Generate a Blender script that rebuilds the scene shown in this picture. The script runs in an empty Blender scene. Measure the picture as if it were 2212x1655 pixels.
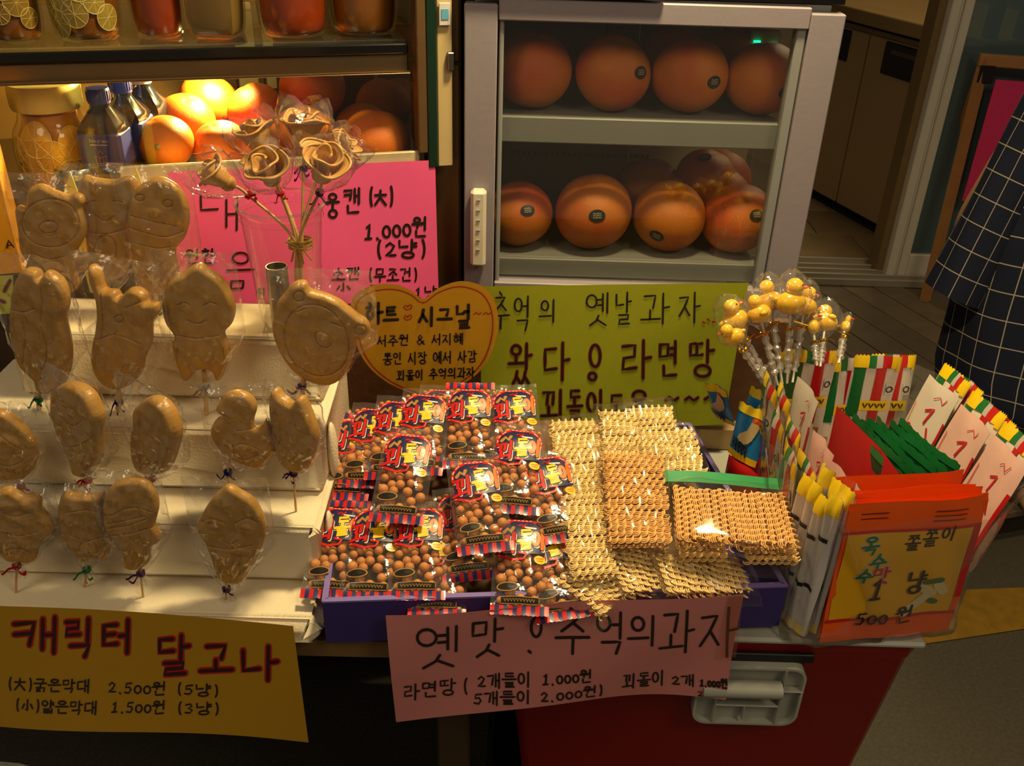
import bpy, math, random
import numpy as np
from mathutils import Matrix, Vector
R = random.Random(7)
NR = np.random.RandomState(5)
SC = bpy.context.scene
COL = SC.collection
A = np.array
# ------------------------------------------------------------------ camera
F, CX, CY, H = 2000.0, 1106.0, 827.5, 1.6
PITCH, ROLL = math.radians(30), math.radians(1.75)
FWD = A([0, math.cos(PITCH), -math.sin(PITCH)])
_r0 = A([1.0, 0, 0]); _u0 = np.cross(_r0, FWD)
RIGHT = _r0*math.cos(ROLL) + _u0*math.sin(ROLL)
UP = np.cross(RIGHT, FWD)
CAM = A([0, 0, H])
cd = bpy.data.cameras.new('camera'); cam = bpy.data.objects.new('camera', cd); COL.objects.link(cam)
cd.sensor_fit = 'HORIZONTAL'; cd.sensor_width = 36; cd.lens = 36*F/2212; cd.clip_start = 0.02
M = Matrix.Identity(4)
for i in range(3):
    M[i][0] = RIGHT[i]; M[i][1] = UP[i]; M[i][2] = -FWD[i]; M[i][3] = CAM[i]
cam.matrix_world = M; SC.camera = cam
def ray(x, y): return FWD + RIGHT*(x-CX)/F - UP*(y-CY)/F
def pz(x, y, z):                     # point of the horizontal plane at height z seen at a pixel
    d = ray(x, y); return CAM + d*((z-H)/d[2])
def py(x, y, Y, yaw=0.0, X0=0.0):    # point of the vertical plane through (X0, Y) seen at a pixel
    n = A([-math.sin(yaw), math.cos(yaw), 0]); d = ray(x, y)
    return CAM + d*((n@A([X0, Y, 0]) - n@CAM)/(n@d))
# ------------------------------------------------------------------ world, lights, exposure
w = bpy.data.worlds.new('world'); SC.world = w; w.use_nodes = True
w.node_tree.nodes['Background'].inputs[0].default_value = (1.0, 0.82, 0.62, 1)
w.node_tree.nodes['Background'].inputs[1].default_value = 0.125
def area(name, loc, target, size, power, col, size_y=None):
    l = bpy.data.lights.new(name, 'AREA'); l.energy = power; l.color = col; l.size = size
    if size_y: l.shape = 'RECTANGLE'; l.size_y = size_y
    o = bpy.data.objects.new(name, l); COL.objects.link(o); o.location = loc
    o.rotation_euler = (Vector(target)-Vector(loc)).to_track_quat('-Z', 'Y').to_euler(); return o
def point(name, loc, power, col, r=0.02):
    l = bpy.data.lights.new(name, 'POINT'); l.energy = power; l.color = col; l.shadow_soft_size = r
    o = bpy.data.objects.new(name, l); COL.objects.link(o); o.location = loc; return o
area('stall_lamp', (0.22, 1.0, 2.15), (-0.02, 0.86, 0.95), 0.13, 20.0, (1.0, 0.77, 0.40))
area('awning_lamp', (-0.9, 0.0, 2.4), (-0.1, 0.9, 1.0), 0.5, 4.2, (1.0, 0.80, 0.52))
area('cabinet_fill', (1.25, 2.5, 2.2), (.5, 1.3, 1.1), 0.25, 10.0, (1.0, 0.80, 0.5))  # added unseen lamp, brightens the cabinet's right interior and the deck
area('street_lamp', (1.6, -0.6, 3.0), (0.9, 2.2, 0.3), 0.8, 16.0, (1.0, 0.78, 0.5))
area('shop_lamp', (1.9, 4.6, 2.6), (1.6, 4.3, 0.0), 0.7, 20.0, (1.0, 0.78, 0.42))
SC.view_settings.view_transform = 'Standard'; SC.view_settings.look = 'None'
SC.view_settings.gamma = 1.0; SC.view_settings.use_curve_mapping = False
SC.view_settings.exposure = 0.0
SC.cycles.transparent_max_bounces = 32
SC.cycles.max_bounces = 10
SC.cycles.sample_clamp_indirect = 6
SC.cycles.caustics_reflective = False; SC.cycles.caustics_refractive = False
# ------------------------------------------------------------------ materials
MATS = {}
def mat(name, col, rough=0.5, metal=0.0, var=0.12, scale=60.0, bump=0.0, bscale=None, spec=0.5, alpha=None, emit=None, sss=0.0, coat=0.0):
    if name in MATS: return MATS[name]
    m = bpy.data.materials.new(name); m.use_nodes = True; MATS[name] = m
    nt = m.node_tree; b = nt.nodes['Principled BSDF']
    b.inputs['Roughness'].default_value = rough; b.inputs['Metallic'].default_value = metal
    b.inputs['Specular IOR Level'].default_value = spec
    tc = nt.nodes.new('ShaderNodeTexCoord'); nz = nt.nodes.new('ShaderNodeTexNoise')
    nz.inputs['Scale'].default_value = scale; nz.inputs['Detail'].default_value = 4
    nt.links.new(tc.outputs['Object'], nz.inputs['Vector'])
    mx = nt.nodes.new('ShaderNodeMix'); mx.data_type = 'RGBA'
    lo = tuple(max(0, c*(1-var)) for c in col[:3])+(1,); hi = tuple(min(1, c*(1+var)) for c in col[:3])+(1,)
    mx.inputs[6].default_value = lo; mx.inputs[7].default_value = hi
    nt.links.new(nz.outputs['Fac'], mx.inputs[0]); nt.links.new(mx.outputs[2], b.inputs['Base Color'])
    if bump:
        n2 = nt.nodes.new('ShaderNodeTexNoise'); n2.inputs['Scale'].default_value = bscale or scale*3; n2.inputs['Detail'].default_value = 5
        nt.links.new(tc.outputs['Object'], n2.inputs['Vector'])
        bp = nt.nodes.new('ShaderNodeBump'); bp.inputs['Strength'].default_value = bump; bp.inputs['Distance'].default_value = 0.002
        nt.links.new(n2.outputs['Fac'], bp.inputs['Height']); nt.links.new(bp.outputs['Normal'], b.inputs['Normal'])
    if emit: b.inputs['Emission Color'].default_value = col[:3]+(1,) if len(col) == 3 else col; b.inputs['Emission Strength'].default_value = emit
    if alpha is not None: b.inputs['Alpha'].default_value = alpha
    if sss: b.inputs['Subsurface Weight'].default_value = sss; b.inputs['Subsurface Radius'].default_value = (0.02, 0.01, 0.004)
    if coat: b.inputs['Coat Weight'].default_value = coat; b.inputs['Coat Roughness'].default_value = 0.08
    return m
def film(name, tint=(1, 1, 1), haze=0.05, hazecol=(0.9, 0.85, 0.75), rough=0.06, base=0.05, edge=0.75, bump=0.5, bscale=60, exponent=3.0):
    if name in MATS: return MATS[name]
    m = bpy.data.materials.new(name); m.use_nodes = True; MATS[name] = m
    nt = m.node_tree; nt.nodes.clear(); L = nt.links.new
    out = nt.nodes.new('ShaderNodeOutputMaterial'); tr = nt.nodes.new('ShaderNodeBsdfTransparent'); tr.inputs[0].default_value = tint+(1,)
    gl = nt.nodes.new('ShaderNodeBsdfGlossy'); gl.inputs['Roughness'].default_value = rough
    df = nt.nodes.new('ShaderNodeBsdfDiffuse'); df.inputs[0].default_value = hazecol+(1,)
    lw = nt.nodes.new('ShaderNodeLayerWeight'); lw.inputs[0].default_value = 0.5
    pw = nt.nodes.new('ShaderNodeMath'); pw.operation = 'POWER'; pw.inputs[1].default_value = exponent
    ma = nt.nodes.new('ShaderNodeMath'); ma.operation = 'MULTIPLY_ADD'; ma.inputs[1].default_value = edge; ma.inputs[2].default_value = base
    m1 = nt.nodes.new('ShaderNodeMixShader'); m1.inputs[0].default_value = haze
    m2 = nt.nodes.new('ShaderNodeMixShader')
    L(lw.outputs['Facing'], pw.inputs[0]); L(pw.outputs[0], ma.inputs[0])
    L(tr.outputs[0], m1.inputs[1]); L(df.outputs[0], m1.inputs[2])
    L(ma.outputs[0], m2.inputs[0]); L(m1.outputs[0], m2.inputs[1]); L(gl.outputs[0], m2.inputs[2]); L(m2.outputs[0], out.inputs[0])
    if bump:
        tc = nt.nodes.new('ShaderNodeTexCoord'); nz = nt.nodes.new('ShaderNodeTexNoise'); nz.inputs['Scale'].default_value = bscale; nz.inputs['Detail'].default_value = 3
        bp = nt.nodes.new('ShaderNodeBump'); bp.inputs['Strength'].default_value = bump; bp.inputs['Distance'].default_value = 0.004
        L(tc.outputs['Object'], nz.inputs['Vector']); L(nz.outputs['Fac'], bp.inputs['Height'])
        L(bp.outputs[0], gl.inputs['Normal']); L(bp.outputs[0], lw.inputs['Normal'])
    return m
def S(r, g, b): # sRGB 0-255 -> linear
    f = lambda c: (c/255/12.92) if c/255 <= 0.04045 else ((c/255+0.055)/1.055)**2.4
    return (f(r), f(g), f(b))
# ------------------------------------------------------------------ mesh helpers
class MB:
    def __init__(s): s.v = []; s.f = []; s.smooth = True
    def add(s, v, f):
        n = len(s.v); s.v += [tuple(map(float, p)) for p in v]; s.f += [tuple(i+n for i in q) for q in f]; return s
    def box(s, c, d, rot=None, bevel=0.0):
        x, y, z = (k/2 for k in d); c = A(c, float)
        if bevel <= 0:
            v = [(i*x, j*y, k*z) for i in (-1, 1) for j in (-1, 1) for k in (-1, 1)]
            f = [(0, 1, 3, 2), (4, 6, 7, 5), (0, 4, 5, 1), (2, 3, 7, 6), (0, 2, 6, 4), (1, 5, 7, 3)]
        else:
            b = min(bevel, x*.9, y*.9, z*.9); v = []; idx = {}
            for i in (-1, 1):
                for j in (-1, 1):
                    for k in (-1, 1):
                        for a in range(3):
                            p = [i*(x-b), j*(y-b), k*(z-b)]; p[a] = (i*x, j*y, k*z)[a]; idx[(i, j, k, a)] = len(v); v.append(tuple(p))
            f = []
            q = [(-1, -1), (1, -1), (1, 1), (-1, 1)]
            for sgn in (-1, 1):
                for a in range(3):
                    def key(p, q_, a=a, sgn=sgn):
                        t = [0, 0, 0]; t[a] = sgn; t[(a+1) % 3] = p; t[(a+2) % 3] = q_; return tuple(t)
                    r = [idx[key(p, q_)+(a,)] for p, q_ in q]; f.append(tuple(r if sgn > 0 else r[::-1]))
            for a in range(3):
                b1, b2 = (a+1) % 3, (a+2) % 3
                for p in (-1, 1):
                    for q_ in (-1, 1):
                        t0 = [0, 0, 0]; t0[b1] = p; t0[b2] = q_; t1 = list(t0); t0[a] = -1; t1[a] = 1
                        f.append((idx[tuple(t0)+(b1,)], idx[tuple(t1)+(b1,)], idx[tuple(t1)+(b2,)], idx[tuple(t0)+(b2,)]))
            for i in (-1, 1):
                for j in (-1, 1):
                    for k in (-1, 1): f.append(tuple(idx[(i, j, k, a)] for a in range(3)))
        v = A(v)
        if rot is not None: v = v@A(rot).T
        return s.add(v+c, f)
    def tube(s, pts, r, n=8, caps=True, squash=None):
        P = A(pts, float); m = len(P); rr = r if hasattr(r, '__len__') else [r]*m
        T = np.gradient(P, axis=0); T /= np.linalg.norm(T, axis=1)[:, None]+1e-12
        up = A([0, 0, 1.0]) if abs(T[0][2]) < .9 else A([1.0, 0, 0]); V = []
        for i in range(m):
            u = up-T[i]*(up@T[i]); u /= np.linalg.norm(u)+1e-12; w_ = np.cross(T[i], u); up = u
            for k in range(n):
                a = 2*math.pi*k/n; V.append(P[i]+rr[i]*(u*math.cos(a)*(squash or 1)+w_*math.sin(a)))
        Fc = [(i*n+k, i*n+(k+1) % n, (i+1)*n+(k+1) % n, (i+1)*n+k) for i in range(m-1) for k in range(n)]
        if caps: Fc += [tuple(range(n))[::-1], tuple((m-1)*n+k for k in range(n))]
        return s.add(V, Fc)
    def lathe(s, prof, c=(0, 0, 0), n=32, cap0=False, cap1=False, warp=None):
        V = []
        for r, z in prof:
            for k in range(n):
                a = 2*math.pi*k/n; p = A([r*math.cos(a), r*math.sin(a), z]); V.append(p)
        m = len(prof); Fc = [(i*n+k, i*n+(k+1) % n, (i+1)*n+(k+1) % n, (i+1)*n+k) for i in range(m-1) for k in range(n)]
        if cap0: Fc.append(tuple(range(n))[::-1])
        if cap1: Fc.append(tuple((m-1)*n+k for k in range(n)))
        V = A(V)
        if warp is not None: V = warp(V)
        return s.add(V+A(c, float), Fc)
    def sphere(s, c, r, n=16, m=10, sq=(1, 1, 1), rot=None):
        prof = [(math.sin(math.pi*i/m), -math.cos(math.pi*i/m)) for i in range(m+1)]
        V = [(0, 0, -1.0)]
        for rr, z in prof[1:-1]:
            for k in range(n): a = 2*math.pi*k/n; V.append((rr*math.cos(a), rr*math.sin(a), z))
        V.append((0, 0, 1.0)); Fc = []
        for k in range(n): Fc.append((0, 1+(k+1) % n, 1+k))
        for i in range(m-2):
            for k in range(n): a0 = 1+i*n; Fc.append((a0+k, a0+(k+1) % n, a0+n+(k+1) % n, a0+n+k))
        e = len(V)-1; a0 = 1+(m-2)*n
        for k in range(n): Fc.append((a0+k, a0+(k+1) % n, e))
        V = A(V)*A(sq)*r
        if rot is not None: V = V@A(rot).T
        return s.add(V+A(c, float), Fc)
    def grid(s, fn, nu, nv, closed_u=False):
        V = [fn(i/nu, j/nv) for j in range(nv+1) for i in range(nu+(0 if closed_u else 1))]
        w_ = nu if closed_u else nu+1
        Fc = [(j*w_+i, j*w_+(i+1) % w_, (j+1)*w_+(i+1) % w_, (j+1)*w_+i) for j in range(nv) for i in range(nu)]
        return s.add(V, Fc)
    def build(s, name, m, parent=None, smooth=True, angle=40, loc=None):
        me = bpy.data.meshes.new(name); me.from_pydata(s.v, [], s.f); me.update()
        if m is not None: me.materials.append(m)
        if smooth:
            me.polygons.foreach_set('use_smooth', [True]*len(me.polygons))
            if angle and angle < 180:
                try: me.set_sharp_from_angle(angle=math.radians(angle))
                except Exception: pass
        o = bpy.data.objects.new(name, me); COL.objects.link(o)
        if parent: o.parent = parent
        if loc is not None: o.location = loc
        return o
def tag(o, label, cat, group=None, kind=None):
    o['label'] = label; o['category'] = cat
    if group: o['group'] = group
    if kind: o['kind'] = kind
    return o
def empty(name, loc=(0, 0, 0), rz=0.0, label=None, cat=None, group=None, mtx=None):
    o = bpy.data.objects.new(name, None); COL.objects.link(o); o.empty_display_size = 0.02
    if mtx is not None: o.matrix_world = mtx
    else: o.location = loc; o.rotation_euler = (0, 0, rz)
    if label: tag(o, label, cat, group)
    return o
def struct(mb, name, m, smooth=False, parent=None):
    o = mb.build(name, m, parent, smooth)
    if parent is None: o['kind'] = 'structure'
    return o
def dup(root):
    r = root.copy(); COL.objects.link(r)
    for ch in list(root.children):
        c = ch.copy(); COL.objects.link(c); c.parent = r
        for g in list(ch.children):
            d = g.copy(); COL.objects.link(d); d.parent = c
    return r
def frame(x, y, z, o):
    m = Matrix.Identity(4)
    for i in range(3): m[i][0] = x[i]; m[i][1] = y[i]; m[i][2] = z[i]; m[i][3] = o[i]
    return m
def nrm(v): v = A(v, float); return v/np.linalg.norm(v)
def rotz(a): c, s_ = math.cos(a), math.sin(a); return A([[c, -s_, 0], [s_, c, 0], [0, 0, 1]])
def catmull(P, k=4, closed=True):
    P = A(P, float); n = len(P); out = []
    for i in range(n if closed else n-1):
        p0, p1, p2, p3 = (P[(i-1) % n], P[i], P[(i+1) % n], P[(i+2) % n]) if closed else (P[max(i-1, 0)], P[i], P[i+1], P[min(i+2, n-1)])
        for j in range(k):
            t = j/k; out.append(.5*((2*p1)+(-p0+p2)*t+(2*p0-5*p1+4*p2-p3)*t*t+(-p0+3*p1-3*p2+p3)*t**3))
    if not closed: out.append(P[-1])
    return A(out)
# ------------------------------------------------------------------ brush lettering (stroke glyphs)
def arc(cx, cy, rx, ry, a0=0, a1=360, n=14): return [(cx+rx*math.sin(math.radians(a0+(a1-a0)*i/n)), cy-ry*math.cos(math.radians(a0+(a1-a0)*i/n))) for i in range(n+1)]
CONS = {
 'ㄱ': [[(.08, .14), (.9, .08), (.72, .95)]], 'ㄴ': [[(.12, .05), (.14, .85), (.95, .78)]],
 'ㄷ': [[(.9, .1), (.12, .14), (.12, .88), (.95, .82)]], 'ㄹ': [[(.1, .1), (.88, .06), (.84, .46), (.16, .52), (.1, .92), (.95, .86)]],
 'ㅁ': [[(.12, .12), (.1, .9), (.86, .84), (.9, .08), (.12, .12)]], 'ㅂ': [[(.12, .05), (.14, .92), (.86, .92), (.88, .05)], [(.14, .5), (.86, .5)]],
 'ㅅ': [[(.55, .05), (.42, .5), (.05, .95)], [(.46, .42), (.95, .92)]], 'ㅇ': [arc(.5, .5, .42, .45)],
 'ㅈ': [[(.1, .14), (.86, .1), (.5, .55), (.05, .95)], [(.52, .52), (.95, .92)]], 'ㅊ': [[(.42, -.1), (.58, .06)], [(.1, .22), (.86, .18), (.5, .58), (.05, .95)], [(.52, .55), (.95, .92)]],
 'ㅋ': [[(.08, .14), (.9, .08), (.72, .95)], [(.1, .55), (.8, .48)]], 'ㅌ': [[(.9, .08), (.12, .12), (.12, .9), (.95, .86)], [(.14, .5), (.8, .46)]],
 'ㅎ': [[(.4, -.1), (.6, .02)], [(.08, .22), (.92, .18)], arc(.5, .66, .32, .3)], 'ㅍ': [[(.1, .1), (.9, .1)], [(.3, .1), (.32, .85)], [(.7, .1), (.68, .85)], [(.05, .9), (.95, .86)]]}
def pair(a, b): return [[(x*.5, y) for x, y in s] for s in CONS[a]]+[[(.5+x*.5, y) for x, y in s] for s in CONS[b]]
CONS['ㄲ'] = pair('ㄱ', 'ㄱ'); CONS['ㄸ'] = pair('ㄷ', 'ㄷ'); CONS['ㅆ'] = pair('ㅅ', 'ㅅ'); CONS['ㅉ'] = pair('ㅈ', 'ㅈ'); CONS['ㅃ'] = pair('ㅂ', 'ㅂ')
CONS['ㄺ'] = pair('ㄹ', 'ㄱ'); CONS['ㄼ'] = pair('ㄹ', 'ㅂ'); CONS['ㄶ'] = pair('ㄴ', 'ㅎ')
VV = {'ㅏ': [[(.4, 0), (.36, 1)], [(.38, .48), (.95, .44)]], 'ㅓ': [[(.62, 0), (.58, 1)], [(0, .48), (.6, .46)]], 'ㅣ': [[(.5, 0), (.46, 1)]],
 'ㅐ': [[(.2, .05), (.2, .9)], [(.2, .5), (.75, .48)], [(.78, 0), (.76, 1)]], 'ㅔ': [[(.35, .05), (.35, .9)], [(-.1, .5), (.35, .48)], [(.8, 0), (.78, 1)]],
 'ㅑ': [[(.4, 0), (.36, 1)], [(.38, .35), (.95, .3)], [(.38, .62), (.95, .58)]], 'ㅕ': [[(.62, 0), (.58, 1)], [(0, .32), (.6, .3)], [(0, .62), (.6, .6)]],
 'ㅖ': [[(.4, .05), (.4, .9)], [(-.1, .35), (.4, .33)], [(-.1, .62), (.4, .6)], [(.85, 0), (.83, 1)]]}
HV = {'ㅗ': [[(.48, 0), (.48, .7)], [(0, .8), (1, .72)]], 'ㅜ': [[(0, .22), (1, .14)], [(.52, .2), (.5, 1)]], 'ㅡ': [[(0, .5), (1, .42)]],
 'ㅛ': [[(.32, 0), (.32, .7)], [(.66, 0), (.66, .7)], [(0, .8), (1, .74)]], 'ㅠ': [[(0, .22), (1, .16)], [(.33, .2), (.3, 1)], [(.68, .2), (.68, 1)]]}
CV = {'ㅘ': 'ㅗㅏ', 'ㅙ': 'ㅗㅐ', 'ㅚ': 'ㅗㅣ', 'ㅝ': 'ㅜㅓ', 'ㅞ': 'ㅜㅔ', 'ㅟ': 'ㅜㅣ', 'ㅢ': 'ㅡㅣ'}
CHO = 'ㄱㄲㄴㄷㄸㄹㅁㅂㅃㅅㅆㅇㅈㅉㅊㅋㅌㅍㅎ'; JUNG = 'ㅏㅐㅑㅒㅓㅔㅕㅖㅗㅘㅙㅚㅛㅜㅝㅞㅟㅠㅡㅢㅣ'
JONG = ['', 'ㄱ', 'ㄲ', 'ㄳ', 'ㄴ', 'ㄵ', 'ㄶ', 'ㄷ', 'ㄹ', 'ㄺ', 'ㄻ', 'ㄼ', 'ㄽ', 'ㄾ', 'ㄿ', 'ㅀ', 'ㅁ', 'ㅂ', 'ㅄ', 'ㅅ', 'ㅆ', 'ㅇ', 'ㅈ', 'ㅊ', 'ㅋ', 'ㅌ', 'ㅍ', 'ㅎ']
LAT = {'0': [arc(.5, .6, .38, .34)], '1': [[(.3, .25), (.6, .05), (.45, .95)], [(.15, .95), (.75, .92)]], '2': [[(.15, .25), (.45, .05), (.8, .25), (.55, .6), (.1, .92), (.9, .88)]],
 '3': [[(.15, .12), (.6, .05), (.75, .28), (.4, .48), (.8, .68), (.55, .95), (.1, .88)]], '5': [[(.85, .06), (.25, .1), (.2, .45), (.6, .4), (.8, .65), (.55, .95), (.1, .88)]],
 '(': [arc(.9, .5, .5, .6, -35, -145, 8)], ')': [arc(.1, .5, .5, .6, 35, 145, 8)], '.': [[(.4, .88), (.5, .94)]], '!': [arc(.5, .36, .3, .36), arc(.4, .9, .13, .1)],
 '~': [[(.05, .6), (.3, .42), (.6, .58), (.9, .42)]], '&': [[(.9, .9), (.3, .3), (.5, .05), (.7, .3), (.2, .65), (.4, .95), (.85, .6)]],
 '大': [[(.1, .35), (.9, .32)], [(.5, .05), (.45, .5), (.1, .95)], [(.48, .5), (.9, .95)]], '小': [[(.5, .05), (.5, .9), (.38, .82)], [(.25, .4), (.1, .75)], [(.75, .38), (.92, .72)]],
 'A': [[(.1, .95), (.5, .05), (.9, .95)], [(.25, .62), (.75, .62)]], 'ㅁ': CONS['ㅁ'], 'ㄴ': CONS['ㄴ'], 'ㅐ': VV['ㅐ'],
 'S': [[(.85, .15), (.5, .05), (.2, .25), (.75, .62), (.55, .95), (.12, .85)]], 'e': [[(.2, .65), (.8, .6), (.6, .35), (.25, .5), (.3, .9), (.8, .85)]], 'v': [[(.1, .35), (.45, .95), (.85, .35)]]}
def place(strokes, x0, y0, x1, y1): return [[(x0+x*(x1-x0), y0+y*(y1-y0)) for x, y in s] for s in strokes]
def glyph(ch, x0, y0, x1, y1):
    o = ord(ch)
    if not 0xAC00 <= o <= 0xD7A3: return place(LAT.get(ch, [[(.2, .5), (.8, .5)]]), x0, y0, x1, y1)
    o -= 0xAC00; c, v, f = CHO[o//588], JUNG[(o % 588)//28], JONG[o % 28]; out = []
    hb = .56 if f else 1.0
    if v in VV:
        out += place(CONS[c], .02, .08*hb, .52, .82*hb); out += place(VV[v], .56, 0, .98, (1.0 if not f else .6))
    elif v in HV:
        out += place(CONS[c], .16, .02, .84, .52*hb); out += place(HV[v], .02, .55*hb, .98, (1.0 if not f else .62))
    else:
        h_, v_ = CV[v]; out += place(CONS[c], .08, .03, .55, .5*hb); out += place(HV[h_], .0, .55*hb, .66, .95*hb); out += place(VV[v_], .62, 0, 1.0, (1.0 if not f else .62))
    if f: out += place(CONS[f], .16, .66, .88, 1.0)
    return place(out, x0, y0, x1, y1)
def line(text, x0, y0, x1, y1, h):   # text between two baseline-middle points, glyph height h
    wd = [(.5 if c == ' ' else .45 if c in '().!' else .62 if c in '01235' else 1.0) for c in text]
    tot = sum(wd); out = []; p = 0
    for c, w_ in zip(text, wd):
        a, b = p/tot, (p+w_*.9)/tot; p += w_
        if c == ' ': continue
        ym = y0+(y1-y0)*(a+b)/2
        if c in '01235': out += glyph(c, x0+(x1-x0)*a, ym-h*.38, x0+(x1-x0)*b, ym+h*.42)
        else: out += glyph(c, x0+(x1-x0)*a, ym-h/2, x0+(x1-x0)*b, ym+h/2)
    return out
def ribbon(mb, pts, wd, surf, lift):
    # pts in flat coordinates of the surface, wd in the same unit; surf(x, y) -> (point, normal)
    P = A(pts, float)
    if len(P) < 2: return
    L_ = [P[0]]
    for a, b in zip(P[:-1], P[1:]):
        n = max(1, int(np.linalg.norm(b-a)/(wd*1.6)))
        n = min(n, 10)
        for k in range(1, n+1): L_.append(a+(b-a)*k/n)
    P = A(L_); T = np.gradient(P, axis=0); T /= np.linalg.norm(T, axis=1)[:, None]+1e-9
    P = np.vstack([P[0]-T[0]*wd*.45, P, P[-1]+T[-1]*wd*.45]); T = np.vstack([T[0], T, T[-1]])
    N_ = np.stack([-T[:, 1], T[:, 0]], 1); m = len(P); V = []
    for i in range(m):
        hw = wd*.5*(.55 if i in (0, m-1) else 1)
        for s_ in (-1, 1):
            q = P[i]+N_[i]*hw*s_; p, n = surf(q[0], q[1]); V.append(p+n*lift)
    mb.add(V, [(2*i, 2*i+1, 2*i+3, 2*i+2) for i in range(m-1)])
class Sheet:
    """a sheet of paper hung between four corners; px() maps photo-measured points of its writing onto it"""
    def __init__(s, corners_px, planes, bend, nseg=24, yaw=0, X0=0):
        s.q = A(corners_px, float)
        s.c = [py(p[0], p[1], Y, yaw, X0) for p, Y in zip(corners_px, planes)]
        s.bend = bend; s.n = nrm(np.cross(s.c[1]-s.c[0], s.c[0]-s.c[3]))
        if s.n[1] > 0: s.n = -s.n
    def st(s, x, y):
        q = s.q; u = v = .5
        for _ in range(12):
            p = (1-u)*(1-v)*q[0]+u*(1-v)*q[1]+u*v*q[2]+(1-u)*v*q[3]
            du = (1-v)*(q[1]-q[0])+v*(q[2]-q[3]); dv = (1-u)*(q[3]-q[0])+u*(q[2]-q[1])
            d = np.linalg.solve(np.stack([du, dv], 1), A([x, y])-p); u += d[0]; v += d[1]
        return u, v
    def P(s, u, v):
        c = s.c; return (1-u)*(1-v)*c[0]+u*(1-v)*c[1]+u*v*c[2]+(1-u)*v*c[3]+s.n*s.bend(u, v)
    def surf(s, x, y):
        u, v = s.st(x, y); return s.P(u, v), s.n
    def build(s, name, m, label, cat, edge=None, nu=28, nv=12):
        mb = MB()
        def g(side):
            def fn(u, v):
                e = edge(u, v) if edge else (u, v)
                return s.P(*e)-s.n*(0.0004*side)
            return fn
        mb.grid(g(0), nu, nv); mb.grid(g(1), nu, nv)
        o = mb.build(name, m, smooth=True, angle=180); tag(o, label, cat); return o
    def write(s, parent, strokes, wd, m, name='lettering', lift=.0007):
        mb = MB()
        for st in strokes: ribbon(mb, st, wd, s.surf, lift)
        o = mb.build(name, m, parent, smooth=False)
        if len(strokes) > 1: o['kind'] = 'stuff'
        return o
# ================================================================== SETTING
asphalt = mat('asphalt', S(84, 78, 62), .85, var=.45, scale=120, bump=.8, bscale=300)
mb = MB(); mb.add([(-4, -2, 0), (5, -2, 0), (5, 7, 0), (-4, 7, 0)], [(0, 1, 2, 3)]); fl = struct(mb, 'floor', asphalt)
# yellow painted kerb strip on the asphalt
ya = mat('kerb_yellow', S(150, 112, 18), .75, var=.45, scale=30, bump=.6, bscale=200)
k0, k1, k2, k3 = pz(2400, 1262, .004), pz(2050, 1275, .004), pz(1905, 1405, .004), pz(2400, 1330, .004)
mb = MB(); q0, q1 = k1-(k0-k1)*2.2, k2-(k3-k2)*1.6
mb.add([q0, q1, k3, k0], [(0, 1, 2, 3)]); tag(mb.build('kerb_paint', ya, smooth=False), 'strip of worn yellow paint on the asphalt before the plank step', 'road marking')
# deck of planks
dk = empty('trim_1'); dk['kind'] = 'structure'
wood_deck = mat('deck_wood', S(112, 96, 70), .7, var=.3, scale=14, bump=.5, bscale=80)
wood_deck2 = mat('deck_wood_dark', S(98, 84, 62), .7, var=.3, scale=14, bump=.5, bscale=80)
dd = nrm(A([.37, -.93, 0])); dn = A([dd[1]*-1, dd[0], 0]); dn = A([.93, .37, 0])
import itertools
def clip_poly(poly, a, b, c):   # keep a*x+b*y<=c
    out = []
    for i in range(len(poly)):
        p, q = poly[i], poly[(i+1) % len(poly)]; fp, fq = a*p[0]+b*p[1]-c, a*q[0]+b*q[1]-c
        if fp <= 0: out.append(p)
        if fp*fq < 0: t = fp/(fp-fq); out.append((p[0]+t*(q[0]-p[0]), p[1]+t*(q[1]-p[1])))
    return out
region = [(-.6, 1.40), (3.2, 2.55), (3.2, 3.42), (-.6, 3.42)]
for i in range(-6, 40):
    c0 = i*.118; poly = clip_poly(clip_poly(region, dn[0], dn[1], c0+.113), -dn[0], -dn[1], -c0)
    if len(poly) < 3: continue
    n = len(poly); z0, z1 = .085, .12+R.uniform(-.0012, .0012)
    mb = MB(); mb.add([(x, y, z0) for x, y in poly]+[(x, y, z1) for x, y in poly], [tuple(range(n))[::-1], tuple(range(n, 2*n))]+[(k, (k+1) % n, n+(k+1) % n, n+k) for k in range(n)])
    mb.build('plank', R.choice([wood_deck, wood_deck2]), dk, smooth=False)
mb = MB(); mb.add([(x, y+.03, .0) for x, y in region[:2]]+[(3.2, 3.42, 0), (-.6, 3.42, 0)]+[(x, y+.03, .084) for x, y in region[:2]]+[(3.2, 3.42, .084), (-.6, 3.42, .084)], [(3, 2, 1, 0), (4, 5, 6, 7), (0, 1, 5, 4), (1, 2, 6, 5), (2, 3, 7, 6), (3, 0, 4, 7)])
mb.build('joist', mat('joist', S(50, 40, 28), .8), dk, smooth=False)
mb = MB(); e0, e1 = A([-.6, 1.40]), A([3.2, 2.55]); ed = nrm(list(e1-e0)+[0]); mid = A([*(e0+e1)/2, .112])
mb.box(mid+A([ed[1], -ed[0], 0])*.012, (np.linalg.norm(e1-e0), .02, .022), rot=np.stack([ed, A([-ed[1], ed[0], 0]), A([0, 0, 1])], 1), bevel=.002)
mb.build('step_nosing', mat('nosing', S(120, 108, 84), .5, metal=.3), dk, smooth=False)
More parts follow.
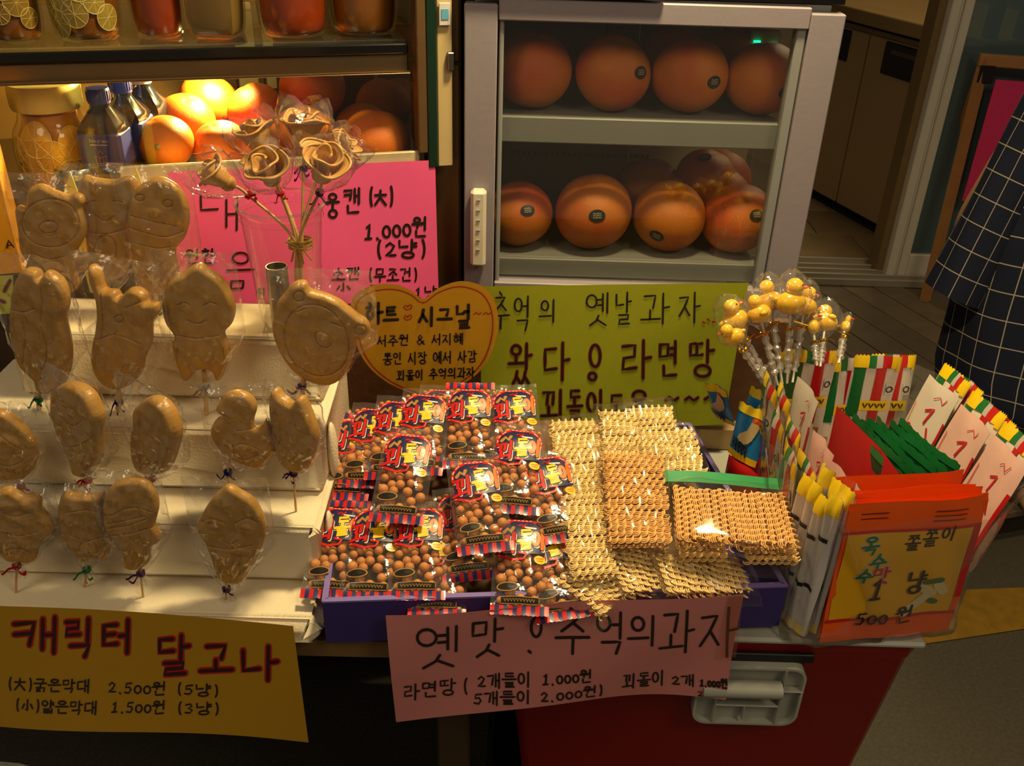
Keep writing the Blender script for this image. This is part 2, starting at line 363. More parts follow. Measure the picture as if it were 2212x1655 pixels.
# shop interior floor of wood look tiles
it = empty('trim_2'); it['kind'] = 'structure'
tm = [mat('floor_tile_a', S(150, 124, 84), .45, var=.3, scale=9), mat('floor_tile_b', S(138, 114, 78), .45, var=.3, scale=8), mat('floor_tile_c', S(160, 134, 94), .45, var=.3, scale=7)]
for i in range(9):
    for j in range(6):
        mb = MB(); mb.box((.42+i*.305-(j % 2)*.15, 3.78+j*.305, .14), (.3, .3, .02), bevel=.001); mb.build('floor_tile', R.choice(tm), it, smooth=False)
mb = MB(); mb.box((1.4, 4.7, .05), (5.2, 2.4, .15)); mb.build('screed', mat('screed', S(60, 52, 40)), it, smooth=False)
# sliding door: aluminium track sill, white post, glazed leaf
alu = mat('aluminium', S(190, 180, 158), .35, metal=.6, var=.06, scale=20)
white_al = mat('white_aluminium', S(214, 206, 188), .4, metal=.1, var=.05, scale=12)
d1 = empty('door_1'); d1['kind'] = 'structure'
mb = MB(); mb.box((1.3, 3.52, .135), (4.2, .2, .03), bevel=.002); mb.build('sill', alu, d1, smooth=False)
for k, yy in enumerate((3.435, 3.485, 3.535, 3.6)):
    mb = MB(); mb.box((1.3, yy, .158), (4.2, .012, .022), bevel=.002); mb.build('sliding_track', alu, d1, smooth=False)
px0 = py(1970, 300, 3.45)[0]; px1 = py(1983, 300, 3.45)[0]; px2 = py(2029, 300, 3.45)[0]
mb = MB(); mb.box(((px0+px1)/2, 3.53, 1.35), (px1-px0+.01, .1, 2.4), bevel=.003); mb.build('jamb', mat('jamb_brown', S(124, 100, 62), .5, metal=.2), d1, smooth=False)
for a, b, yy in ((0, .42, 0), (.42, .58, .012), (.58, 1, .004)):
    mb = MB(); X0_, X1_ = px1+(px2-px1)*a, px1+(px2-px1)*b
    mb.box(((X0_+X1_)/2, 3.47+yy, 1.35), (X1_-X0_, .07, 2.4), bevel=.004); mb.build('post', white_al, d1, smooth=False)
glass_dark = film('tinted_pane', (.50, .56, .56), haze=.30, hazecol=S(130, 160, 165), rough=.03, base=.05, edge=.5, bump=0)
pz0 = .14
mb = MB(); mb.box((px2+.75, 3.47, .2), (1.5, .04, .1), bevel=.004); mb.build('bottom_rail', white_al, d1, smooth=False)
mb = MB(); mb.box((px2+.75, 3.47, 1.4), (1.5, .006, 2.3)); mb.build('pane', glass_dark, d1, smooth=False)
d2 = empty('door_2'); d2['kind'] = 'structure'
for xx, ww in ((px2+.155, .05), (px2+.26, .035)):
    mb = MB(); mb.box((xx, 3.60, 1.35), (ww, .035, 2.4), bevel=.004); mb.build('stile', mat('blue_grey_aluminium', S(132, 146, 146), .4, metal=.3), d2, smooth=False)
mb = MB(); mb.box((px2+.75, 3.60, .19), (1.2, .035, .09), bevel=.004); mb.build('bottom_rail', white_al, d2, smooth=False)
mb = MB(); mb.box((px2+.85, 3.60, 1.18), (1.3, .03, .05), bevel=.004); mb.build('mid_rail', alu, d2, smooth=False)
# back wall of the shop and wall behind the stall
mb = MB(); mb.box((1.4, 5.85, 1.4), (6, .06, 3)); struct(mb, 'wall_back', mat('shop_wall', S(120, 104, 70), .8))
mb = MB(); mb.box((-1.3, 3.5, 1.4), (3.6, .08, 2.8)); struct(mb, 'wall_left', mat('stall_wall', S(70, 52, 30), .8))
# kitchen counter with two doors inside the shop
p0, p1 = pz(1774, 402, .25), pz(1919, 479, .25); cdv = nrm([p1[0]-p0[0], p1[1]-p0[1], 0]); cnv = A([cdv[1], -cdv[0], 0])
if cnv[0] > 0: cnv = -cnv
RC = np.stack([cdv, -cnv, A([0, 0, 1])], 1); cyaw = math.atan2(cdv[1], cdv[0])
kc = empty('kitchen_counter', label='beige kitchen counter with dark recessed door grips inside the shop doorway', cat='counter')
cdoor = mat('beige_door', S(150, 124, 84), .4, var=.05, scale=5)
steel = mat('steel_top', S(170, 140, 90), .3, metal=.8, var=.15, scale=6)
def onc(x, y): return py(x, y, p0[1], cyaw, p0[0])
seam_t = onc(1880, 80); s = (seam_t-p0)@cdv
Wd = .62
def cpos(a, z, dpt=0): return p0+cdv*a+A([0, 0, z-p0[2]])-cnv*dpt
mb = MB(); mb.box(cpos(-.42, .6, .36), (2.46, .66, .74), rot=RC); mb.build('carcass', cdoor, kc, smooth=False)
mb = MB(); mb.box(cpos(-.42, .155, .36), (2.46, .62, .03), rot=RC); mb.build('plinth', mat('black_gap', S(14, 11, 8), .9), kc, smooth=False)
mb = MB(); mb.box(cpos(-.42, 1.02, .33), (2.48, .74, .055), rot=RC, bevel=.004); mb.build('worktop', steel, kc, smooth=False)
grip = mat('dark_grip', S(26, 20, 13), .3)
for i in (-2, -1, 0, 1):
    a = s+i*Wd+Wd/2
    if a+Wd/2 > .95 or a-Wd/2 < -1.72: continue
    mb = MB(); mb.box(cpos(a, .585, .01), (Wd-.012, .03, .74), rot=RC, bevel=.004); dr = mb.build('door', cdoor, kc, smooth=False)
    mb = MB(); mb.box(cpos(a, .885, -.007), (Wd*.62, .012, .13), rot=RC, bevel=.02); g = mb.build('handle', grip, dr, smooth=False)
    mb = MB(); mb.box(cpos(a, .915, -.015), (Wd*.45, .01, .02), rot=RC, bevel=.003); mb.build('grip_lip', mat('grip_lip', S(70, 52, 32), .3), dr, smooth=False)
# ================================================================== STALL TABLE
tb = empty('stall_table', (0, 0, 0), label='dark stall table carrying the foam steps, purple tray and glass cases', cat='table')
darkb = mat('dark_board', S(60, 44, 24), .7, var=.3, scale=8)
def slab(mb, pts, z0, z1):
    n = len(pts); mb.add([(x, y, z0) for x, y in pts]+[(x, y, z1) for x, y in pts], [tuple(range(n))[::-1], tuple(range(n, 2*n))]+[(k, (k+1) % n, n+(k+1) % n, n+k) for k in range(n)]); return mb
mb = MB(); slab(mb, [(-1.1, .700), (-.01, .712), (-.01, 1.13), (.43, 1.13), (.43, 1.65), (-1.1, 1.65)], .845, .868)
mb.build('table_top', mat('table_wood', S(120, 92, 52), .6, var=.25, scale=10, bump=.3), tb, smooth=False)
for x, y in ((-1.0, .8), (-.06, .80), (.38, 1.3), (.38, 1.6), (-1.0, 1.6)):
    mb = MB(); mb.box((x, y, .4225), (.04, .04, .845), bevel=.003); mb.build('leg', darkb, tb, smooth=False)
mb = MB(); mb.box((-.35, 1.45, .45), (1.4, .02, .78)); mb.build('back_panel', mat('black_back', S(24, 18, 12), .9), tb, smooth=False)
# brown board behind the trays
mb = MB(); mb.box((-.12, 1.125, .965), (.98, .012, .192), bevel=.001)
bb = mb.build('plywood_board', mat('plywood', S(96, 62, 32), .6, var=.45, scale=18, bump=.5, bscale=60), smooth=False)
tag(bb, 'brown plywood board standing behind the foam steps and purple tray', 'board')
mb = MB(); mb.box((.11, 1.107, .886), (.46, .024, .036), bevel=.002)
tag(mb.build('wooden_ledge', mat('pale_wood', S(176, 146, 98), .6, var=.2, scale=25), smooth=False), 'pale wooden ledge under the lime green sign', 'ledge')
# ================================================================== WHITE GLASS CABINET (right)
cb = empty('display_cabinet', (.16, 1.2, .868), label='white framed glass cabinet with two shelves of grapefruits', cat='cabinet')
wp = mat('cabinet_paint', S(142, 134, 140), .45, var=.05, scale=30, bump=.1)
wp_in = mat('cabinet_paint_inner', S(136, 138, 136), .5, var=.06, scale=20)
off = A([.16, 1.2, .868])
def cbox(name, c, d, m, parent=cb, bevel=.0015, smooth=False):
    mb = MB(); mb.box(A(c, float)-off, d, bevel=bevel); return mb.build(name, m, parent, smooth)
zT = 1.436
cbox('left_stile', (-.0515, 1.212, (zT+.9)/2), (.041, .024, zT-.9), wp)
cbox('right_stile', (.371, 1.212, (zT+.9)/2), (.042, .024, zT-.9), wp)
cbox('top_rail', (.16, 1.2125, 1.430), (.3795, .023, .025), wp)
cbox('bottom_rail', (.16, 1.2125, .985), (.3795, .023, .17), wp)
cbox('inner_bead_left', (-.026, 1.216, 1.24), (.006, .02, .36), wp_in); cbox('inner_bead_right', (.343, 1.216, 1.24), (.012, .022, .36), wp_in)
h = cbox('handle', (-.052, 1.192, 1.153), (.021, .018, .108), mat('handle_plastic', S(214, 204, 180), .4), bevel=.004)
for i in range(6):
    cbox('handle_rib', (-.052, 1.1825, 1.195-i*.014), (.005, .002, .001), wp_in, parent=h, bevel=0)
cbox('left_side', (-.067, 1.39, 1.15), (.006, .33, .56), wp_in); cbox('right_side', (.387, 1.39, 1.15), (.006, .33, .56), film('side_glass', (.82, .84, .78), haze=.05, bump=0))
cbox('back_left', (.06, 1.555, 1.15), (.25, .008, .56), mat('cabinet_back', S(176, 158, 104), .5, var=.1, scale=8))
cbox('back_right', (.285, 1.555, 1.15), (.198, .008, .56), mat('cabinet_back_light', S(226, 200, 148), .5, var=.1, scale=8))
cbox('floor_panel', (.16, 1.39, .905), (.44, .33, .02), wp_in); cbox('ceiling_panel', (.16, 1.39, 1.437), (.44, .33, .012), wp_in)
for zz, dz in ((1.295, .034), (1.097, .027)):
    sh = cbox('shelf', (.158, 1.385, zz-.004), (.37, .30, .008), wp_in)
    cbox('shelf_lip', (.158, 1.226, zz-dz/2+.002), (.366, .008, dz), mat('shelf_lip_paint', S(140, 144, 142), .45, var=.08, scale=15), parent=sh)
for i in range(26):
    cbox('vent_slot', (-.02+i*.0095, 1.549, 1.155), (.0022, .003, .006), grip, bevel=0)
gp = cbox('glass_pane', (.159, 1.2165, 1.245), (.37, .003, .345), film('cabinet_glass', (.97, .97, .93), haze=.004, rough=.02, base=.05, edge=.6, bump=0), bevel=0)
# upper unit standing on it
uc = empty('upper_unit', (.16, 1.3, 1.47), label='upper white unit resting on top of the glass cabinet', cat='cabinet')
mb = MB(); mb.box((0.01, .08, .13), (.478, .36, .26), bevel=.003); mb.build('body', wp, uc, smooth=False)
mb = MB(); mb.box((0.01, .09, -.012), (.45, .33, .028)); mb.build('dark_gap', grip, uc, smooth=False)
mb = MB(); mb.box((-.11, -.103, -.010), (.24, .01, .022), bevel=.002); mb.build('lower_flange', wp, uc, smooth=False)
# things inside the cabinet behind the fruit
t = empty('appliance', (.262, 1.45, 1.299), label='white appliance with a pull handle behind the upper shelf grapefruits', cat='appliance')
mb = MB(); mb.box((-.02, .03, .062), (.12, .08, .12), bevel=.004); mb.build('body', mat('appliance_white', S(178, 166, 132), .4), t, smooth=False)
mb = MB(); mb.tube(catmull([(-.07, -.02, .075), (-.02, -.03, .077), (.02, -.03, .08), (.024, -.03, .1), (.02, -.02, .112)], 4, False), .003); mb.build('handle', mat('appliance_handle', S(200, 190, 160), .3), t)
mb = MB(); mb.box((.04, -.0105, .088), (.038, .002, .013)); mb.build('display', grip, t, smooth=False)
t = empty('control_box', (.335, 1.38, 1.299), label='small grey control box with two green lights in the cabinet corner', cat='device')
mb = MB(); mb.box((0, 0, .04), (.045, .06, .11), bevel=.003); mb.build('body', mat('control_grey', S(120, 108, 78), .5), t, smooth=False)
for dx, dz in ((-.011, .091), (.013, .087)):
    mb = MB(); mb.box((dx, -.032, dz-.012), (.009, .003, .0022)); mb.build('green_light', mat('led', (0.0, 1.0, .35), emit=3.5), t, smooth=False)
mb = MB(); pts = catmull([(.125, 1.53, 1.425), (.13, 1.51, 1.36), (.128, 1.50, 1.302)], 6, False); mb.tube(pts, .0022)
pts = catmull([(.137, 1.50, 1.288), (.140, 1.50, 1.245), (.148, 1.49, 1.222), (.135, 1.47, 1.205), (.165, 1.46, 1.215), (.182, 1.45, 1.208)], 6, False)
mb.tube(pts, .003); cord = mb.build('power_cord', grip); tag(cord, 'black power cord hanging inside the glass cabinet', 'cord')
# steel fridge side between case and cabinet
mb = MB(); mb.box((-.098, 1.33, 1.25), (.04, .2, .766), bevel=.003)
pn = mb.build('steel_column', mat('brown_steel', S(128, 100, 62), .35, metal=.6, var=.15, scale=7), smooth=False); tag(pn, 'brown metal column between the lit case and the white cabinet', 'column')
mb = MB(); mb.box((-.098, 1.227, 1.36), (.042, .004, .004)); mb.build('seam', grip, pn, smooth=False)
# ================================================================== LIT GLASS CASE (left)
CY_ = math.radians(17); CX0 = -.13
cdir = A([-math.cos(CY_), -math.sin(CY_), 0]); cin = A([-math.sin(CY_), math.cos(CY_), 0])
def cp(x, y, dep=0): return py(x, y, 1.2+dep/math.cos(CY_), CY_, CX0)
O = A([CX0, 1.2, 0])
RCs = np.stack([-cdir, cin, A([0, 0, 1])], 1)
def cs(a, dep, z): return O+cdir*a+cin*dep+A([0, 0, z])    # a = distance to the left of the case's right end
zr0 = cp(430, 112)[2]; zr1 = cp(430, 170)[2]; zfl = cp(430, 356)[2]; zin = zfl-.050
cc = empty('glass_case', label='lit glass display case with jars above and grapefruits below', cat='display case')
LW = .78
def kbox(name, a, dep, z, d, m, parent=cc, bevel=.0015):
    mb = MB(); mb.box(cs(a, dep, z), d, rot=RCs, bevel=bevel); return mb.build(name, m, parent, False)
case_steel = mat('case_steel', S(120, 100, 70), .28, metal=.85, var=.2, scale=9)
case_in = mat('case_inside', S(120, 92, 44), .4, metal=.3, var=.3, scale=7)
green_edge = mat('green_edge', S(18, 44, 30), .25)
cream = mat('cream_metal', S(190, 168, 118), .45, var=.12, scale=15)
kbox('base', LW/2, .20, (.869+zin-.018)/2, (LW, .36, zin-.018-.869), darkb)
kbox('case_floor', LW/2, .20, zin-.011, (LW, .37, .014), case_steel)
la = float((cp(256, 362)-O)@cdir)
kbox('front_ledge', la/2, .004, zfl-.027, (la, .006, .058), mat('ledge_white', S(196, 180, 140), .4))
sh = kbox('glass_shelf', LW/2, .19, zr0+.002, (LW-.02, .34, .007), film('shelf_glass', (.85, .93, .85), haze=.02, rough=.03, base=.08, bump=0))
kbox('shelf_edge', LW/2, .012, zr0-.004, (LW-.02, .006, .012), mat('black_edge', S(12, 12, 8), .2))
kbox('rail_upper', LW/2, .018, zr0-.021, (LW-.02, .014, .021), case_steel); kbox('rail_lower', LW/2, .012, (zr0-.032+zr1)/2, (LW-.02, .02, zr0-.032-zr1), mat('case_steel_warm', S(140, 112, 78), .33, metal=.8, var=.2, scale=6))
kbox('back_panel', LW/2, .38, 1.28, (LW, .01, .8), case_in)
kbox('left_end', LW, .20, 1.28, (.01, .37, .8), case_in)
zmid = (zfl+1.62)/2
kbox('right_frame', -.004, .01, zmid, (.012, .03, 1.62-zfl), mat('case_brown_frame', S(110, 84, 52), .4, metal=.4))
kbox('green_strip', -.017, .01, zmid-.01, (.013, .03, 1.64-zfl), green_edge)
kbox('cream_standard', -.034, .012, zmid-.01, (.02, .026, 1.64-zfl), cream)
kbox('right_glass', -.004, .2, zmid, (.004, .35, 1.62-zfl), film('side_glass'))
kbox('front_glass', LW/2, .0, (zr1+zfl)/2, (LW-.02, .003, zr1-zfl-.004), film('case_glass', (.98, .98, .95), haze=.0, rough=.02, base=.03, edge=.4, bump=0), bevel=0)
for k, (a, ww) in enumerate(((.63, .03), (.60, .012), (.20, .03), (.165, .016))):
    kbox('back_strip', a, .37, (zr1+zfl)/2+.02, (ww, .004, .13), mat('pale_strip', S(206, 176, 124), .4))
for zz in (.045, .075, .10):
    kbox('back_rib', LW/2, .372, zfl+zz, (LW-.03, .004, .003), mat('rib_brass', S(160, 124, 60), .3, metal=.5))
t = kbox('latch', -.041, -.004, zfl+.115, (.008, .008, .022), mat('latch_metal', S(150, 140, 120), .25, metal=1), bevel=.001)
# lamp in the case, fixed under the shelf rail
lp = cp(510, 160, .16); lp[2] = zr1+.012
lampo = empty('case_lamp', tuple(lp), label='small spotlight under the shelf lighting the grapefruits yellow', cat='lamp')
mb = MB(); mb.lathe([(.0, .022), (.016, .022), (.02, 0), (.018, 0), (.014, .018)], n=20); mb.build('lamp_shade', case_steel, lampo)
mb = MB(); mb.sphere((0, 0, .008), .008, 12, 8); mb.build('bulb', mat('bulb', (1, .72, .3), emit=18), lampo)
cl = bpy.data.lights.new('case_spot', 'SPOT'); cl.energy = 22.0; cl.color = (1, .66, .22); cl.spot_size = math.radians(150); cl.spot_blend = .6; cl.shadow_soft_size = .012
co = bpy.data.objects.new('case_spot', cl); COL.objects.link(co); co.location = tuple(lp+A([0, 0, -.004]))
co.rotation_euler = (Vector(cs(.40, .12, zfl+.0))-Vector(lp)).to_track_quat('-Z', 'Y').to_euler()
# ------------------------------------------------------------------ grapefruits
def fruit_mat(name, c1, c2):
    if name in MATS: return MATS[name]
    m = mat(name, c1, .42, var=.12, scale=26, bump=.35, bscale=900, spec=.5, sss=.0)
    nt = m.node_tree; b = nt.nodes['Principled BSDF']; mx = [n for n in nt.nodes if n.bl_idname == 'ShaderNodeMix'][0]
    n2 = nt.nodes.new('ShaderNodeTexNoise'); n2.inputs['Scale'].default_value = 14; n2.inputs['Detail'].default_value = 2
    oi = nt.nodes.new('ShaderNodeObjectInfo'); va = nt.nodes.new('ShaderNodeVectorMath'); va.operation = 'ADD'
    tc = [n for n in nt.nodes if n.bl_idname == 'ShaderNodeTexCoord'][0]
    nt.links.new(tc.outputs['Object'], va.inputs[0]); nt.links.new(oi.outputs['Location'], va.inputs[1]); nt.links.new(va.outputs[0], n2.inputs['Vector'])
    rp = nt.nodes.new('ShaderNodeValToRGB'); rp.color_ramp.elements[0].position = .42; rp.color_ramp.elements[1].position = .66
    m3 = nt.nodes.new('ShaderNodeMix'); m3.data_type = 'RGBA'; m3.inputs[7].default_value = c2+(1,)
    nt.links.new(n2.outputs['Fac'], rp.inputs[0]); nt.links.new(rp.outputs[0], m3.inputs[0]); nt.links.new(mx.outputs[2], m3.inputs[6]); nt.links.new(m3.outputs[2], b.inputs['Base Color'])
    return m
peel = fruit_mat('grapefruit_peel', S(212, 122, 26), S(206, 90, 36))
peel_y = fruit_mat('grapefruit_peel_warm', S(226, 122, 20), S(214, 92, 20))
fm_ = {}
def fruit_mesh(mm, seed):
    rs = np.random.RandomState(seed); mb = MB(); mb.sphere((0, 0, 0), 1, 40, 26)
    V = A(mb.v); th = np.arctan2(V[:, 1], V[:, 0]); z = V[:, 2]; a = rs.rand(4)*6.28
    k = 1+.012*np.sin(2*th+a[0])*(1-z*z)+.012*np.sin(3*th+a[1])*z; V = V*k[:, None]
    V[:, 2] *= .93; d = np.maximum(0, z-.9)/.1; V[:, 2] -= .05*d**2
    mb.v = [tuple(p) for p in V]; return mb
def mk_fruit(c, r, label, group, m, tilt=(0, 0), sticker=None, stem=False, seed=1):
    c = A(c, float); rt = empty('grapefruit', tuple(c), label=label, cat='grapefruit', group=group)
    mb = fruit_mesh(m, seed); mb.v = [tuple(A(p)*r) for p in mb.v]
    o = mb.build('peel', m, rt, angle=180); o.rotation_euler = (tilt[0], tilt[1], R.uniform(0, 6))
    if sticker is not None:
        dv = nrm(sticker); up_ = nrm(np.cross(dv, [1, .3, 0])); sd = np.cross(up_, dv)
        mb = MB(); n = 20; vs = []
        rr = r*.985
        for ring in (0, .5, 1):
            for k in range(n):
                a = 2*math.pi*k/n; q = nrm(dv+(sd*math.cos(a)*.17+up_*math.sin(a)*.13)*ring*1.25); vs.append(q*(r*1.012))
        mb.add(vs, [tuple(range(n))]+[(i*n+k, i*n+(k+1) % n, (i+1)*n+(k+1) % n, (i+1)*n+k) for i in (0, 1) for k in range(n)])
        so = mb.build('sticker', mat('sticker_dark', S(44, 44, 36), .35), rt)
        mb = MB()
        for kk in (-1, 0, 1):
            vs = [nrm(dv+sd*x*.13+up_*(kk*.05+.012*math.sin(9*x)))*(r*1.018) for x in np.linspace(-.8, .8, 9)]
            vs2 = [nrm(dv+sd*x*.13+up_*(kk*.05+.022+.012*math.sin(9*x)))*(r*1.018) for x in np.linspace(-.8, .8, 9)]
            mb.add(vs+vs2, [(i, i+1, 9+i+1, 9+i) for i in range(8)])
        mb.build('print', mat('sticker_print', S(170, 166, 140), .4), so, smooth=False)
    if stem is not False and stem is not None:
        dv = nrm(stem); mb = MB(); mb.sphere(dv*r*.985, r*.1, 10, 6, rot=None); mb.build('stem_scar', mat('stem_green', S(132, 128, 66), .7, var=.3, scale=300), rt)
    return rt
def shelf_fruit(x, y, rpx, Y, zs, **kw):
    p = py(x, y, Y); t = (p-CAM)@FWD; r = rpx*t/F; z = max(p[2], zs+r*.94) if kw.pop('stack', False) else zs+r*.94
    return mk_fruit((p[0], Y, z), r, m=peel, **kw)
def toward(fc, x, y, r):   # direction from fruit centre to the surface point seen at a pixel
    d = nrm(ray(x, y)); oc = CAM-A(fc); b = d@oc; disc = b*b-(oc@oc-r*r); t = -b-math.sqrt(max(disc, 0)); return nrm(oc+d*t)
TOP = [(1150, 172, 84, 1.283, 'leftmost large grapefruit on the upper cabinet shelf', None), (1322, 182, 82, 1.283, 'second grapefruit from the left on the upper cabinet shelf', (1385, 157)),
       (1487, 183, 83, 1.283, 'third grapefruit from the left on the upper cabinet shelf', (1543, 178)), (1646, 186, 81, 1.281, 'rightmost front grapefruit on the upper cabinet shelf', (1697, 200)),
       (1446, 118, 78, 1.385, 'pointed grapefruit behind the third one on the upper shelf', None), (1594, 124, 78, 1.385, 'grapefruit behind the rightmost one on the upper shelf', None)]
for i, (x, y, rp, Y, lab, st) in enumerate(TOP):
    p = py(x, y, Y); r = rp*((p-CAM)@FWD)/F; c = (p[0], Y, max(1.295+r*.94, p[2]-.004)); sv = toward(c, *st, r) if st else None
    if i >= 4: c = (p[0], Y, 1.295+r*.94)
    mk_fruit(c, r, lab, 'grapefruits on the upper cabinet shelf', peel, (R.uniform(-.4, .4), R.uniform(-.4, .4)), sv, seed=i)
LOWF = [(1120, 472, 73, 1.283, 0, 'leftmost grapefruit on the lower cabinet shelf', (1140, 455)), (1280, 480, 83, 1.283, 0, 'round grapefruit second from left on the lower shelf', (1290, 467)),
        (1443, 484, 78, 1.283, 0, 'third front grapefruit on the lower shelf with glare on it', (1418, 510)), (1590, 487, 77, 1.283, 0, 'rightmost front grapefruit on the lower cabinet shelf', (1635, 465)),
        (1398, 424, 76, 1.385, 0, 'dark grapefruit at the back of the lower shelf', None), (1524, 386, 66, 1.37, 1, 'topmost grapefruit of the lower shelf pile', (1523, 340)),
        (1553, 428, 68, 1.36, 1, 'middle grapefruit of the lower shelf pile', None), (1646, 388, 66, 1.44, 1, 'pale grapefruit at the right back of the lower shelf', None), (1700, 430, 50, 1.44, 0, 'half hidden grapefruit against the cabinet\'s right side', None)]
for i, (x, y, rp, Y, stk, lab, st) in enumerate(LOWF):
    p = py(x, y, Y); r = rp*((p-CAM)@FWD)/F; z = max(p[2], 1.097+r*.94) if stk else 1.097+r*.94; c = (min(p[0], .335-r*.3), Y, z); sv = toward(c, *st, r) if st else None
    mk_fruit(c, r, lab, 'grapefruits on the lower cabinet shelf', peel, (R.uniform(-.4, .4), R.uniform(-.4, .4)), sv, seed=20+i)
CF = [(357, 308, 61, .07, 'grapefruit with a green stem scar left of the lit pile', (340, 318)), (478, 318, 60, .08, 'shaded grapefruit behind the candy roses in the case', None), (402, 262, 62, .15, 'glowing yellow grapefruit low in the lit pile', None),
      (450, 222, 64, .22, 'brightest yellow grapefruit at the top of the lit pile', None), (553, 240, 62, .17, 'glowing grapefruit right of the brightest one', None), (675, 190, 72, .20, 'orange red grapefruit under the shelf rail in the case', None),
      (655, 290, 66, .10, 'grapefruit low behind the candy roses', None), (812, 308, 76, .07, 'big shaded grapefruit at the right front of the case', None), (783, 285, 62, .17, 'orange grapefruit peeking behind the big shaded one', None),
      (830, 230, 62, .24, 'wrapped grapefruit at the back right of the case', None), (560, 310, 55, .08, 'grapefruit in the case hidden behind the candy roses', None)]
for i, (x, y, rp, dep, lab, st) in enumerate(CF):
    p = cp(x, y, dep); r = rp*((p-CAM)@FWD)/F; p[2] = max(p[2], zin-.003+r*.94); sv = toward(p, *st, r) if st else None
    mk_fruit(p, r, lab, 'grapefruits in the lit case', peel_y, (R.uniform(-.4, .4), R.uniform(-.4, .4)), None, stem=sv, seed=40+i)
# ------------------------------------------------------------------ jars of fruit tea
glass_jar = film('jar_glass', (.98, .96, .88), haze=.0, rough=.03, base=.05, edge=.7, bump=.1, bscale=20)
def jar(c, r, hgt, liquid, label, slices=None, lid=None, squat=1.0, sq=False):
    rt = empty('fruit_tea_jar', tuple(c), label=label, cat='jar')
    prof = [(r*.80, 0), (r*.92, hgt*.04), (r, hgt*.2), (r*1.02, hgt*.5), (r*.96, hgt*.72), (r*.78, hgt*.86), (r*.74, hgt)]
    P = catmull([(a, 0, b) for a, b in prof], 3, False); pr = [(a, b) for a, _, b in P]
    wf = None
    if sq: wf = lambda V: V*np.stack([1/np.maximum(np.maximum(abs(V[:, 0]), abs(V[:, 1]))/np.maximum(np.hypot(V[:, 0], V[:, 1]), 1e-9), .0)**.8]*2+[np.ones(len(V))], 1)
    mb = MB(); mb.lathe(pr, n=36, cap0=True, warp=wf); mb.build('glass', glass_jar, rt)
    mb = MB(); mb.lathe([(a*.90, b*.9+.003) for a, b in pr], n=32, cap0=True, cap1=True, warp=wf); mb.build('tea', liquid, rt)
    if slices:
        col_r, col_f, n = slices
        rind = mat('rind_'+str(col_r), col_r, .35); fl_ = mat('flesh_'+str(col_f), col_f, .3, var=.2, scale=200)
        for k in range(n):
            a = math.radians(-165+150*((k*.618+.3) % 1))
            zz = hgt*(.12+.62*(k+.5)/n); rr = r*R.uniform(.30, .44)
            def cyl(du, dv, lift, a=a, zz=zz):
                z_ = zz+dv; rad = np.interp(z_/hgt, [0, .04, .2, .5, .72, .86, 1], [.80, .92, 1, 1.02, .96, .78, .74])*r*(.962+lift+.0012*k)
                return A([math.cos(a+du/r)*rad, math.sin(a+du/r)*rad, max(z_, .003)])
            mb = MB(); mb.tube([cyl(rr*math.cos(t_), rr*math.sin(t_), 0) for t_ in np.linspace(0, 2*math.pi, 21)], r*.014, 6, False)
            for t0 in range(4): mb.tube([cyl(q*rr*math.cos(t0*.785), q*rr*math.sin(t0*.785), .004) for q in (-.95, -.4, 0, .4, .95)], r*.008, 4, False)
            so = mb.build('citrus_slice', rind, rt)
            mb = MB(); mb.grid(lambda u, v: cyl(rr*.96*v*math.cos(u*6.2832), rr*.96*v*math.sin(u*6.2832), .001), 20, 3); mb.build('flesh', fl_, so, angle=180)
    if lid:
        mb = MB(); mb.lathe([(0, hgt-.002), (r*.84, hgt-.004), (r*.87, hgt), (r*.88, hgt+.020), (r*.85, hgt+.026), (r*.3, hgt+.0265), (0, hgt+.0265)], n=40); mb.build('lid', lid, rt)
    return rt
tea_gold = mat('tea_gold', S(214, 140, 18), .25, var=.35, scale=30, coat=.3); tea_dk = mat('tea_brown', S(112, 66, 14), .25, var=.3, scale=30, coat=.3)
tea_red = mat('tea_red', S(132, 50, 12), .25, var=.4, scale=30, coat=.4); tea_amb = mat('tea_amber', S(120, 74, 18), .25, var=.2, scale=20, coat=.4); tea_grey = mat('tea_pale', S(120, 96, 50), .3, var=.2, scale=16)
zs = zr0+.006
def jar_at(x, rpx, dep, hgt, *a_, **k):
    p = cp(x, 108, dep); p[2] = zs; q = cp(x, 60, dep); r = rpx*((q-CAM)@FWD)/F; return jar(p, r, hgt, *a_, **k)
jar_at(42, 62, .07, .15, tea_dk, 'large jar of citrus slices at the left end of the top shelf', slices=(S(196, 180, 110), S(132, 104, 34), 16))
jar_at(200, 72, .07, .15, tea_dk, 'jar packed with lemon slices in syrup on the top shelf', slices=(S(206, 190, 120), S(150, 132, 56), 16))
jar_at(352, 55, .08, .13, tea_red, 'jar of reddish fruit tea left of the square container')
jar_at(478, 54, .07, .14, tea_grey, 'square clear container of pale syrup on the top shelf', sq=True)
jar_at(640, 76, .07, .15, tea_red, 'wide jar of dark red fruit tea on the top shelf')
jar_at(790, 74, .075, .15, tea_amb, 'wide jar of amber tea at the right end of the top shelf')
p = cp(140, 400, .07); p[2] = zin-.003; q = cp(140, 300, .07); rj = 84*((q-CAM)@FWD)/F; jy = jar(p, rj*.98, .118, tea_gold, 'jar of citrus tea with a yellow lid in the lit case', slices=(S(255, 214, 110), S(238, 172, 50), 11), lid=mat('yellow_lid', S(250, 216, 120), .4, sss=0))
